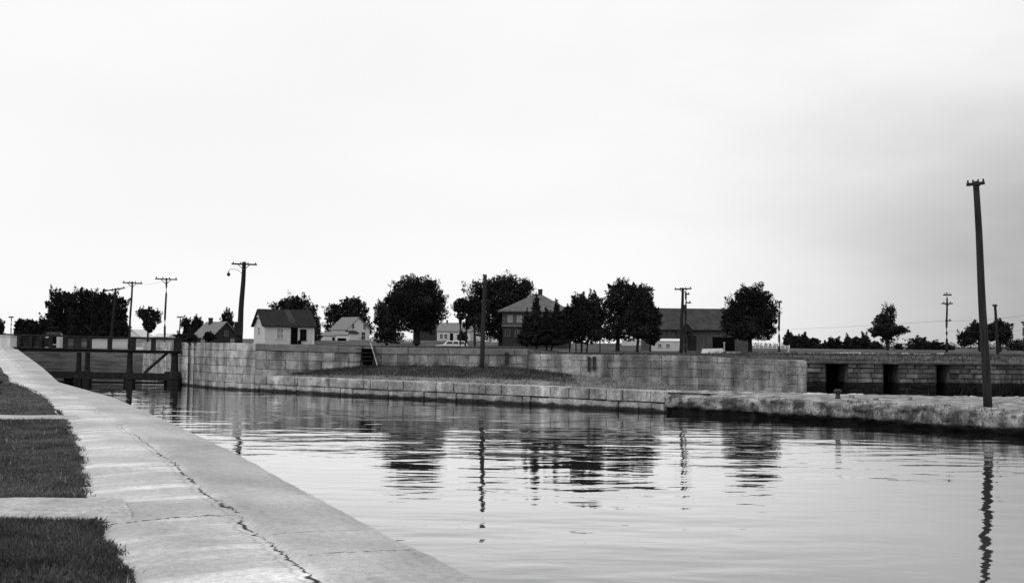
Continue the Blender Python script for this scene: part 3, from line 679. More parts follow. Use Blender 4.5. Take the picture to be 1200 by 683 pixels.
for x, ya, yb, w_, lab in ((594.5, 413, 427, .22, 'dark strip standing in for a niche on the grey wall right of the bare post'), (690, 418, 435, .16, 'left dark strip standing in for the ladder recess on the stained wall'), (696, 418, 434, .18, 'right dark strip standing in for the ladder recess on the stained wall')):  # added strips paint the darkness of niches and a ladder recess
    X_ = WX(x, 62.3); yy = ULINE(X_) - .10; zt = EYE - (ya - yh(x)) * yy / 1200; zb = EYE - (yb - yh(x)) * yy / 1200
    b = MB(); b.box((X_, yy, (zt + zb) / 2), (w_, .08, zt - zb)); b.box((X_, yy - .04, zt - .1), (w_ + .08, .06, .08)); b.box((X_, yy - .04, zb + .2), (w_ + .06, .06, .08))
    tag(b.build('niche_strip', M['iron']), lab, 'dark strip')
# wooden steps against the retaining wall
def steps():
    X0 = WX(434, 63); yw = ULINE(X0) - .12; t = empty('wooden_steps', (X0, yw, 1.7), -.36); tag(t, 'short dark wooden steps with pale handrail against the retaining wall', 'steps')
    for k in range(4):
        b = MB(); b.box((-.1 + .11 * k, -.5 + .13 * k * 0, .98 - k * .24), (.72 + .04 * k, .75, .05)); b.build('tread', M['timber'], t)
    for s in (-1, 1):
        b = MB(); b.bar((s * .42, -.1, 1.1), (s * .42 + .3, -.85, -.05), .06, .2); b.build('stringer', M['timber'], t)
    b = MB(); b.box((-.02, -.08, .5), (.8, .1, 1.0)); b.build('recess_dark', M['black'], t)  # black panel stands in for the dark opening behind the steps
    b = MB(); b.bar((.20, -.25, 1.35), (.95, -.75, .0), .045, .045); b.build('handrail', M['strip'], t)
steps()
# bollards
def bollard(x, y, d, z, s, lab):
    c = WX(x, d); t = empty('mooring_bollard', (c, d, z)); tag(t, lab, 'bollard')
    b = MB(); b.lathe([(.16 * s, 0), (.13 * s, .06 * s), (.10 * s, .14 * s), (.10 * s, .30 * s)], 12); b.build('post', M['iron'], t, smooth=True)
    b = MB(); b.lathe([(.10 * s, .30 * s), (.17 * s, .34 * s), (.18 * s, .40 * s), (.10 * s, .46 * s), (.01, .47 * s)], 12); b.build('cap', M['iron'], t, smooth=True)
bollard(981.5, 0, 42.6, .86, .95, 'small black iron bollard on the crumbling concrete pier')
bollard(-.5, 0, 31.3, 1.4, 1.0, 'dark iron bollard on the lawn at the left edge')

# ---------------------------------------------------------------- utility poles
def insul(b, p, r=.045, h=.14): b.tube([(p[0], p[1], p[2]), (p[0], p[1], p[2] + h)], [r, r * .8], 6)
def pole(x0, y0_, x1_, y1_, d, w0, w1, arms, lab, m='pole', group=None, lamp=False, extra=None, base_z=None):
    """base pixel, top pixel, distance, widths in pixels, arms: (fraction from top px, half-width px left, right, tilt px)"""
    B = W(x0, y0_, d); T = W(x1_, y1_, d)
    zb = base_z if base_z is not None else gz(B.x, d); s = d / 1200
    t = empty('utility_pole', (B.x, B.y, zb)); tag(t, lab, 'pole', group)
    o = Vector((B.x, B.y, zb)); T = T - o
    b = MB(); k = 9
    bend = .0
    pts = [Vector((0, 0, -.15)).lerp(T, i / k) + Vector(((.0015 if d < 70 else .003) * T.z * math.sin(i * 1.1), 0, 0)) for i in range(k + 1)]
    b.tube(pts, [(w0 + (w1 - w0) * i / k) * s / 2 for i in range(k + 1)], 12); b.build('shaft', M[m], t, smooth=True)
    for (dy, l, r, tilt) in arms:
        c = T + Vector((0, -.02 - w1 * s / 2, -dy * s))
        a1 = c + Vector((-l * s, 0, tilt * s)); a2 = c + Vector((r * s, 0, -tilt * s))
        b = MB(); b.bar(a1, a2, .10, max(.11, 1.4 * s)); q = b.build('crossarm', M[m], t)
        if (l + r) > 12:
            for sg, ex_ in ((-1, l), (1, r)):
                b = MB(); b.bar(c + Vector((sg * ex_ * s * .5, 0, 0)), c + Vector((0, 0, -ex_ * s * .45)), .03, .05 if d < 100 else .08); b.build('brace', M['iron'], t)
        n_ = 4 if (l + r) > 14 else 2
        for i in range(n_):
            f = (i + .35) / (n_ - .3) if n_ == 2 else (i + .2) / (n_ - .6)
            b = MB(); p = a1.lerp(a2, min(1, f)); insul(b, p, .04 if d < 100 else .07, .16 if d < 100 else .25); b.build('insulator', M['iron'], t)
    return t, o, T
pole(1156, 475.5, 1148, 212, 37.6, 10, 6.8, [(3.5, 12.5, 8, -1.2)], 'tall leaning utility pole standing on the crumbling concrete pier', 'pole_pale', base_z=.86)
t, o, T = pole(565, 431, 569, 322, 61, 5.8, 4.4, [], 'bare weathered post without crossarm standing on the berm', 'pole_pale', base_z=1.58)
s = 76 / 1200
t, o, T = pole(281, 402, 286, 307, 76, 7.6, 4.6, [(3, 14, 15.5, .4)], 'thick dark pole with street lamp bracket beside the small white house', base_z=gz(WX(281, 76), 76))
b = MB(); a = T + Vector((-.1, -.1, -.9)); b.tube([a, a + Vector((-.35, 0, .28)), a + Vector((-.70, 0, .36)), a + Vector((-.95, 0, .32)), a + Vector((-1.02, 0, .2))], .016, 6); b.build('lamp_bracket', M['iron'], t)
b = MB(); c = a + Vector((-1.02, 0, .2)); b.lathe([(.03, 0), (.04, -.12), (.14, -.2), (.13, -.25), (.09, -.36), (.02, -.40)], 10, c); b.build('lamp_shade', M['iron'], t, smooth=True)
b = MB(); b.box((.0, -.28, 1.25), (.5, .3, 1.0)); b.build('meter_box', M['timber'], t)
G = 'utility poles beyond the lock gate'
pole(193.5, 410, 195, 326, 120, 2.6, 2.0, [(1.5, 13, 13, .4)], 'slim tall pole with wide crossarm right of the lone small tree', group=G)
pole(152, 404, 155, 330, 135, 2.6, 2.0, [(2, 11, 12, .4)], 'leaning pole with crossarm at the right end of the dense trees', group=G)
pole(131, 404, 135.5, 338, 150, 2.8, 2.2, [(1.5, 11, 11, -.8 - 1.0)], 'pole with tilted crossarm in front of the dense trees', group=G)
pole(211, 402, 212, 371, 210, 1.5, 1.2, [(1, 4, 4, 0)], 'distant tiny pole left of the brown cottage', group=G)
pole(798, 414, 801, 337.5, 84, 4.2, 3.0, [(1.5, 10, 10, -.6)], 'twin front pole with broad crossarm before the long barn')
t, o, T = pole(803.5, 410, 804.5, 342, 86, 2.6, 2.2, [(3, 1, 4, 0), (13, 1, 6, 0)], 'thinner second pole standing against the twin pole before the barn')
b = MB(); b.lathe([(.17, 0), (.19, .1), (.19, .55), (.1, .65)], 10, T + Vector((-.15, -.2, -1.75))); b.build('transformer', M['iron'], t)
pole(913, 409, 914, 353, 115, 2.6, 2.0, [(1.5, 4, 3, 0)], 'slim pole touching the right side of the round dark tree')
pole(1109, 411, 1111, 343, 130, 2.8, 1.8, [(3, 5, 5, 0), (13, 7, 6, 0), (33, 3, 4, 0)], 'distant pole with three short crossarms over the right field')
pole(1169, 423, 1167, 357, 92, 3.8, 2.8, [(1.5, 4, 2, 0)], 'dark pole just right of the tall leaning pole')
pole(1199, 408, 1199.5, 377, 180, 2, 1.6, [(1, 3, 3, 0)], 'small far pole at the right edge above the bushes')
pole(14, 397, 14, 371, 260, 1.2, 1.0, [(1, 3, 3, 0)], 'tiny distant pole left of the low trees')
# wires
def wire(a, c, sag, r, lab, d):
    b = MB(); P = [a.lerp(c, i / 14) - Vector((0, 0, sag * 4 * (i / 14) * (1 - i / 14))) for i in range(15)]
    b.tube(P, r, 5); tag(b.build('power_line', M['iron']), lab, 'wire')
wire(W(820, 388, 260), W(1111, 376, 130), .4, .015, 'thin power line reaching left from the three armed pole', 1)
wire(W(1111, 376, 130), W(1260, 361, 75), .3, .011, 'thin power line from the three armed pole past the leaning pole', 1)
wire(W(1111, 388, 130), W(1260, 381, 75), .3, .008, 'lower faint power line from the three armed pole to the right', 1)
wire(W(155, 332, 135), W(195, 328, 120), .35, .012, 'thin wire between the two slim poles beyond the gate', 1)
wire(W(135.5, 340, 150), W(155, 332, 135), .25, .012, 'thin wire between the tilted arm pole and its neighbour', 1)

# ---------------------------------------------------------------- buildings
def building(name, lab, cat, X, Y, rz, L, Dp, eave, ridge, wall, roof, kind='gable', over=.3, wins=(), doors=(), chim=(), base=None, near=1.0, extras=None, band=None):
    z = base if base is not None else gz(X, Y)
    X *= near; Y *= near; z = EYE + (z - EYE) * near
    t = empty(name, (X, Y, z), rz); tag(t, lab, cat); t.scale = (near,) * 3
    b = MB(); l, d = L / 2, Dp / 2; lo = -.6
    for (p, q) in (((-l, -d), (l, -d)), ((l, -d), (l, d)), ((l, d), (-l, d)), ((-l, d), (-l, -d))):
        b.poly([(p[0], p[1], lo), (q[0], q[1], lo), (q[0], q[1], eave), (p[0], p[1], eave)])
    if kind == 'gable':
        for sx in (-1, 1): b.poly([(sx * l, -d * sx, eave), (sx * l, d * sx, eave), (sx * l, 0, ridge - .08)])
    b.build('wall', M[wall], t)
    b = MB(); o = over; th = .14
    if kind == 'gable':
        sl = (ridge - eave) / d
        for sy in (-1, 1):
            e = (0, sy * (d + o), eave - sl * o)
            P = [(-l - o, e[1], e[2]), (l + o, e[1], e[2]), (l + o, 0, ridge), (-l - o, 0, ridge)]
            if sy > 0: P = P[::-1]
            b.poly([(p[0], p[1], p[2] + th) for p in P]); b.poly(P[::-1])
            for i in range(4):
                p, q = P[i], P[(i + 1) % 4]; b.poly([p, q, (q[0], q[1], q[2] + th), (p[0], p[1], p[2] + th)])
    else:
        rl = max(.3, l - d)
        E = [(-l - o, -d - o, eave), (l + o, -d - o, eave), (l + o, d + o, eave), (-l - o, d + o, eave)]
        A, Bq = (-rl, 0, ridge), (rl, 0, ridge)
        b.poly([E[0], E[1], Bq, A]); b.poly([E[1], E[2], Bq]); b.poly([E[2], E[3], A, Bq]); b.poly([E[3], E[0], A])
        b.poly([(e[0], e[1], e[2] - .02) for e in E][::-1])
        for i in range(4):
            p, q = E[i], E[(i + 1) % 4]; b.poly([(p[0], p[1], eave - .18), (q[0], q[1], eave - .18), q, p])
        b.poly([(e[0], e[1], e[2] - .18) for e in E][::-1])
    rf = b.build('roof', M[roof], t)
    for (cx, cy, cw, ct) in chim:
        b = MB(); b.box((cx, cy, (ridge + ct) / 2 - .5), (cw, cw, ct - ridge + 1.3)); b.box((cx, cy, ct + .05), (cw + .12, cw + .12, .1)); q = b.build('chimney', M['brick'], rf)
    def face(f, u):
        return {'f': ((u, -d), (0, -1)), 'b': ((u, d), (0, 1)), 'r': ((l, u), (1, 0)), 'l': ((-l, u), (-1, 0))}[f]
    for wn in wins:
        f, u, z0_, ww, hh = wn[:5]; gm = wn[5] if len(wn) > 5 else 'glass'; fm = wn[6] if len(wn) > 6 else 'white'
        (px, py), (ax, ay) = face(f, u); tx, ty = -ay, ax
        def bx(b, du, dz, w_, h_, off, th_): b.box((px + tx * du + ax * off, py + ty * du + ay * off, z0_ + dz), (abs(tx) * w_ + abs(ax) * th_, abs(ty) * w_ + abs(ay) * th_, h_))
        b = MB(); e = .07
        bx(b, -ww / 2, hh / 2, e, hh + e, .03, .08); bx(b, ww / 2, hh / 2, e, hh + e, .03, .08); bx(b, 0, hh, ww - e, e, .03, .08); bx(b, 0, 0, ww + .2, e, .05, .12)
        bx(b, 0, hh / 2, ww - e, .05, .03, .05); bx(b, 0, hh / 2, .04, hh - e, .035, .04)
        wo_ = b.build('window', M[fm], t)
        b = MB(); bx(b, 0, hh / 2, ww - .02, hh - .02, .012, .03); b.build('pane', M[gm], wo_)
    for dr in doors:
        f, u, ww, hh = dr[:4]; dm = dr[4] if len(dr) > 4 else 'black'
        (px, py), (ax, ay) = face(f, u); tx, ty = -ay, ax
        b = MB(); b.box((px + ax * .02, py + ay * .02, hh / 2 - .1), (abs(tx) * ww + abs(ax) * .06, abs(ty) * ww + abs(ay) * .06, hh + .2)); b.build('door', M[dm], t)
    if band:
        b = MB(); zb_, hb = band; b.box((0, 0, zb_), (L + .16, Dp + .16, hb)); b.build('band', M['brick_up'], t)
    return t
# small white house on the lock wall
h1 = building('small_house', 'small white one storey house with dark roof beside the thick pole', 'house', WX(333.5, 127), 127, R(30), 6.15, 4.2, 2.45, 4.25, 'white', 'roof_dark', over=.32,
         wins=[('f', -1.15, .75, .85, 1.3, 'glass_pale', 'cream'), ('f', 1.75, .55, .75, 1.35, 'black', 'siding_dark'), ('l', .2, 1.3, .55, .8, 'glass', 'white')], doors=[('f', .62, .85, 2.1)], base=gz(WX(333.5, 127), 127) - .1)
b = MB(); b.poly([(.2, -2.44, 2.28), (.95, -2.44, 2.28), (.55, -.05, 4.42), (-.2, -.05, 4.42)]); b.build('roof_patch', M['roof_barn'], h1)
b = MB(); b.box((1.2, -2.45, .28), (.34, .3, .5)); b.lathe([(.12, .5), (.16, .55), (.02, .62)], 8, (1.2, -2.45, 0)); o = b.build('barrel', M['black']); o.location = h1.location; o.rotation_euler = h1.rotation_euler
tag(o, 'small dark bin between the door and window of the small white house', 'bin')
for sx in (-1, 1):
    for sy in (-1, 1):
        b = MB(); b.box((sx * 3.085, sy * 2.11, 1.2), (.12, .12, 2.5)); b.build('corner_board', M['cream'], h1)
for sy in (-1, 1):
    b = MB(); b.bar((-3.42, sy * 2.42, 2.24), (-3.42, 0, 4.22), .06, .2); b.build('barge_board', M['siding_dark'], h1)
b = MB(); b.box((-3.3, 0, 3.45), (.08, 1.0, .12)); b.box((-3.3, 0, 3.75), (.08, .1, .6)); b.build('gable_brace', M['cream'], h1)
# white gabled house with lean-to
h2 = building('gabled_house', 'white gabled farmhouse with grey roof and porch among the trees', 'house', WX(411, 232), 232, R(-48), 6.6, 6.0, 3.3, 5.9, 'white', 'roof_mid',
         wins=[('r', 1.3, 1.0, 1.0, 1.7, 'glass', 'white'), ('r', -1.5, 3.4, .7, 1.2), ('r', 1.6, 3.3, .7, 1.1), ('f', -1.0, 1.2, .7, 1.1)], base=2.75)
b = MB(); b.box((4.1, -2.2, 1.1), (1.7, 2.4, 2.6)); b.build('lean_to', M['white'], h2)
b = MB(); b.poly([(3.2, -3.6, 3.0), (3.2, -.8, 3.0), (5.2, -.8, 2.35), (5.2, -3.6, 2.35)][::-1]); b.poly([(3.2, -3.6, 2.9), (3.2, -.8, 2.9), (5.2, -.8, 2.25), (5.2, -3.6, 2.25)]); b.build('porch_roof', M['roof_dark'], h2)
building('garage', 'low flat white outbuilding left of the gabled farmhouse', 'shed', WX(387, 205), 205, R(5), 3.6, 3.0, 1.5, 2.1, 'white', 'roof_mid', over=.15, doors=[('f', .9, .5, 1.2, 'black')], base=2.85)
building('garage', 'small shed with wide black opening in front of the gabled farmhouse', 'shed', WX(402, 200), 200, R(5), 2.1, 3.0, 1.7, 2.2, 'cream', 'roof_mid', over=.15, doors=[('f', .0, 1.7, 1.15, 'black')], base=2.75)
# brown cottage left
building('brown_cottage', 'dark brown cottage with paler sloping roof left of the thick pole', 'house', WX(254, 160), 160, R(-44), 5.6, 4.4, 1.9, 4.0, 'brick', 'roof_mid', over=.35,
         wins=[('r', 0.1, 1.9, .6, .8, 'glass', 'roof_mid'), ('r', 1.2, .4, .7, 1.1, 'glass_pale', 'roof_mid'), ('f', 0, .7, 1.0, .8)], chim=[(-1.2, -.3, .5, 4.6)])
# middle houses
building('white_cottage', 'white cottage with row of small windows behind the parked car', 'house', WX(532, 235), 235, R(6), 7.4, 6.0, 2.5, 4.3, 'white', 'roof_mid', over=.25,
         wins=[('f', -2.9, .8, .65, 1.0), ('f', -1.9, .8, .65, 1.0), ('f', .9, .8, .65, 1.0), ('f', 2.3, .8, .65, 1.0)], doors=[('f', -.6, .7, 2.0, 'black')], chim=[(1.5, 0, .6, 5.2), (-1.5, 0, .4, 4.9)], base=3.35)
building('dark_house', 'dark gabled house between the big tree and the white cottage', 'house', WX(506, 245), 245, R(75), 7, 5.2, 3.2, 5.3, 'brick', 'roof_barn', base=3.2)
building('pale_shed', 'narrow tall pale shed right of the white cottage', 'shed', WX(561.5, 215), 215, 0, 1.9, 2.5, 2.4, 2.9, 'white', 'roof_mid', over=.1, base=3.3)
building('pale_house', 'pale house half hidden behind slim trees beside the bare post', 'house', WX(549, 240), 240, R(-10), 4.5, 5, 2.9, 4.6, 'cream', 'roof_mid', wins=[('f', .8, .8, .7, 1.1)], base=3.2)
# brick house with hipped roof
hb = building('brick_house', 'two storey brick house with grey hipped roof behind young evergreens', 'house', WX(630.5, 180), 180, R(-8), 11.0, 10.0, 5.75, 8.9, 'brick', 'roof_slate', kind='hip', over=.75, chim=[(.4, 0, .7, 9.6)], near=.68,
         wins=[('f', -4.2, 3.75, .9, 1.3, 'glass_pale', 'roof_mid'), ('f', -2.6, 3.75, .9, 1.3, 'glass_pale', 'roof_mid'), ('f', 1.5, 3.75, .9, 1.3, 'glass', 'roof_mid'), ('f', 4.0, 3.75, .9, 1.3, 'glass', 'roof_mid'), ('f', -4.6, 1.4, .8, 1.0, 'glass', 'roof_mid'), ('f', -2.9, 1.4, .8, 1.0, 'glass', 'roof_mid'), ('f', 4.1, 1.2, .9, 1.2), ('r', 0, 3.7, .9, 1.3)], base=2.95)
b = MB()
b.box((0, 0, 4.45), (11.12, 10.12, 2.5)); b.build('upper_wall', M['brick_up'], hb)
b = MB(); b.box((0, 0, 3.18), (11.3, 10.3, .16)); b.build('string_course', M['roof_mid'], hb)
for o in list(hb.children):
    if o.name.startswith('window'): o.location.y -= .06
building('white_shed', 'pale shed with dark round opening left of the brick house', 'shed', WX(583, 200), 200, 0, 3.2, 3, 1.6, 2.2, 'cream', 'roof_barn', over=.2, doors=[('f', .4, .9, 1.2)], base=3.1)
# long barn
bn = building('long_barn', 'long low barn with broad dark roof behind the twin poles', 'barn', WX(814, 152), 152, R(3), 14.3, 9, 3.0, 5.85, 'siding', 'roof_barn', over=.5, doors=[('f', 3.2, 3.2, 1.75), ('f', -1.4, 1.2, 1.9, 'siding_dark')],
         wins=[('f', -4.4, 1.0, 1.1, 1.4, 'glass', 'siding'), ('f', -3.1, 1.0, 1.1, 1.4, 'glass', 'siding'), ('f', -5.8, 1.0, 1.1, 1.4, 'glass', 'siding')], base=2.55, near=.80)
b = MB(); b.poly([(-3.6, -6.0, 2.5), (-1.5, -6.0, 2.5), (-2.55, -6.0, 3.6)]);
for sx in (-1, 1):
    b.poly([(-2.55, -6.1, 3.65), (-2.55, -3.2, 3.65), (-2.55 + sx * 1.2, -3.2, 2.4), (-2.55 + sx * 1.2, -6.1, 2.4)])
b.build('porch_roof', M['roof_dark'], bn)
for sx in (-3.4, -1.7):
    b = MB(); b.box((sx, -5.9, 1.1), (.16, .16, 2.8)); b.build('porch_post', M['siding_dark'], bn)
building('white_outbuilding', 'low whitewashed outbuilding with two dark openings before the barn', 'shed', WX(781, 138), 138, R(2), 3.6, 2.4, 1.0, 1.25, 'white', 'cream', over=.08, wins=[('f', -1.1, .25, .5, .45, 'black', 'white'), ('f', .0, .25, .5, .45, 'black', 'white')], base=2.55, near=.80)
building('white_outbuilding', 'low pale shed glimpsed beneath the tall twin crowned trees', 'shed', WX(741, 190), 190, 0, 3.6, 2.4, 1.3, 1.9, 'white', 'cream', over=.1, base=2.6)
building('grey_shed', 'dim lean grey shed beneath the round dark tree', 'shed', WX(859, 146), 146, R(-10), 4, 3, 1.1, 1.7, 'siding', 'roof_barn', base=2.5)
building('far_roof', 'far pale gable roof behind the slim poles beyond the gate', 'house', WX(163, 300), 300, R(80), 7, 6, 1.2, 3.3, 'cream', 'block', base=2.9)
building('far_roof', 'far low grey roof just right of the small lone tree', 'house', WX(195, 290), 290, R(-5), 4, 6, 1.2, 2.0, 'cream', 'block', base=3.0)
# lattice porch house seen through the gate posts at the far left
building('white_porch_house', 'tiny white house with rounded gable glimpsed over the gate', 'house', WX(65, 185), 185, R(8), 2.4, 2.2, 1.3, 1.8, 'white', 'siding_dark', over=.05, doors=[('f', 0, 1.3, 1.2, 'black')], base=2.55)

# fences
def fence(name, lab, xa, xb, d, n, h, m, z):
    t = empty(name, (WX(xa, d), d, z)); tag(t, lab, 'fence'); L = WX(xb, d) - WX(xa, d)
    for q in (.35, .8):
        b = MB(); b.bar((0, 0, h * q), (L, 0, h * q), .05, .12); b.build('rail', M[m], t)
    for i in range(n):
        b = MB(); b.box((L * i / (n - 1), -.06, h / 2), (.14, .1, h)); b.build('post', M[m], t)
fence('rail_fence', 'low white rail fence right of the gabled farmhouse', 436, 482, 190, 14, 1.0, 'cream', 2.95)
fence('rail_fence', 'pale rail fence left of the brick house', 567, 592, 195, 9, 1.2, 'cream', 3.1)
fence('rail_fence', 'far pale fence beneath the spreading lone tree', 880, 925, 170, 10, .7, 'cream', 2.55)

for xa, xb, d, z0_, z1_, m_, lab in ((109, 151, 158, 2.1, 3.12, 'white', 'bright low panel standing in for a pale patch between the gate posts'), (153, 206, 166, 2.2, 2.95, 'strip', 'long grey panel standing in for a paler patch right of the bright one')):  # added panels make the bright band past the gate; no known wall
    b = MB(); L_ = WX(xb, d) - WX(xa, d)
    b.box((WX((xa + xb) / 2, d), d, (z0_ + z1_) / 2), (L_, .5, z1_ - z0_)); b.box((WX((xa + xb) / 2, d), d, z1_ + .05), (L_ + .2, .7, .1)); tag(b.build('pale_panel', M[m_]), lab, 'wall')
# white estate car
def car():
    d = 150; t = empty('station_wagon', (WX(530, d), d, gz(WX(530, d), d)), R(3)); tag(t, 'white station wagon parked beyond the retaining wall', 'car')
    pr = [(-2.35, .35), (-2.35, .72), (-2.2, .88), (-1.2, .98), (-.75, 1.42), (-.55, 1.52), (1.75, 1.52), (1.95, 1.44), (2.25, .98), (2.4, .85), (2.4, .35)]
    b = MB(); hw = .9
    for sy in (-1, 1):
        b.poly([(x, sy * hw * (.84 if z > 1.2 else 1), z) for x, z in (pr if sy < 0 else pr[::-1])])
    for i in range(len(pr)):
        p, q = pr[i], pr[(i + 1) % len(pr)]; kp, kq = (.84 if p[1] > 1.2 else 1), (.84 if q[1] > 1.2 else 1)
        b.poly([(p[0], -hw * kp, p[1]), (p[0], hw * kp, p[1]), (q[0], hw * kq, q[1]), (q[0], -hw * kq, q[1])])
    b.build('body', M['carpaint'], t)
    for x0, x1_ in ((-.62, .12), (.2, .95), (1.03, 1.8)):
        for sy in (-1, 1):
            b = MB(); b.poly([(x0 - (.25 if x0 < -.5 else 0), sy * .915, 1.02), (x1_ + (.1 if x1_ > 1.5 else 0), sy * .915, 1.02), (x1_, sy * .80, 1.40), (x0 + .05, sy * .80, 1.40)]); b.build('window', M['glass'], t)
    b = MB(); b.poly([(-1.14, -.75, 1.06), (-1.14, .75, 1.06), (-.80, .66, 1.42), (-.80, -.66, 1.42)]); b.build('windscreen', M['glass'], t)
    for x in (-1.5, 1.5):
        for sy in (-1, 1):
            b = MB(); b.tube([(x, sy * .72, .33), (x, sy * .94, .33)], .33, 16); wl = b.build('wheel', M['tyre'], t)
            b = MB(); b.tube([(x, sy * .9, .33), (x, sy * .96, .33)], .17, 12); b.build('hubcap', M['chrome'], wl)
    for x in (-2.42, 2.46):
        b = MB(); b.box((x, 0, .45), (.12, 1.8, .16)); b.build('bumper', M['chrome'], t)
    for sy in (-.62, .62):
        b = MB(); b.tube([(-2.33, sy, .7), (-2.4, sy, .7)], .1, 10); b.build('headlight', M['chrome'], t)
car()

# pale blocks and stones strewn along the field edge
def rock(name, X_, Y_, dims, lab, m='block', grp=None, rz=0):
    b = MB(); b.box((0, 0, dims[2] / 2), dims, taper=.86)
    v = [Vector(q) for q in b.v]; b.v = [tuple(q + Vector((random.uniform(-.1, .1) * dims[0], random.uniform(-.12, .12) * dims[1], random.uniform(-.15, .15) * dims[2] * (q.z > .01)))) for q in v]
    o = b.build(name, M[m]); o.location = (X_, Y_, gz(X_, Y_) - .05); o.rotation_euler = (0, 0, rz); tag(o, lab, 'stone', grp)
GB = 'pale stones strewn along the edge of the field'
rock('pale_slab', WX(834, 79), 79, (1.6, .6, .42), 'largest pale slab lying on the grass before the long barn', grp=GB)
for i, (x, d, L_) in enumerate(((860, 80, 1.3), (890, 82, 1.5), (905, 84, 1.2), (921, 84, 1.0), (944, 85, 1.4), (960, 85, 1.1), (972, 83, .8), (990, 84, 1.5), (1004, 82, .6), (1018, 82, 1.0), (1032, 85, .9), (1046, 84, .7), (1061, 83, .6), (1080, 83, 1.3), (1102, 84, .5))):
    rock('field_stone', WX(x, d), d, (L_, .4, random.uniform(.14, .22)), 'weathered pale stone in the scattered row above the sluice', grp=GB, rz=random.uniform(-.3, .3))
GR = 'small rubble lumps on the back edge of the concrete pier'
for i, x in enumerate((946, 951, 958, 963, 975, 990, 998, 1006, 1062, 1066, 1130, 1140, 1120)):
    d = 45.0 - (x - 943) * .006; bz = .95
    b = MB(); s_ = random.uniform(.14, .26); b.box((0, 0, s_ * .2), (s_ * 1.8, s_ * 1.2, s_ * .5), taper=.7); o = b.build('rubble_lump', M['block']); o.location = (WX(x, d), d, bz - .03); o.rotation_euler = (0, .1, random.uniform(0, 3))
    tag(o, 'small whitish rubble lump on the back rim of the pier', 'stone', GR)
for x, y, d, h, lab in ((849, 411.5, 92, .85, 'short white marker post on the grass before the barn'), (924, 414, 88, .5, 'short white peg right of the round dark tree'), (703.5, 411, 75, 1.9, 'thin grey stake between the young trees and the twin crowned trees')):
    b = MB(); b.box((0, 0, h / 2), (.10, .10, h)); b.box((0, 0, h + .04), (.16, .14, .1)); o = b.build('marker_post', M['white'] if x != 703.5 else M['siding']); o.location = (WX(x, d), d, gz(WX(x, d), d)); tag(o, lab, 'post')

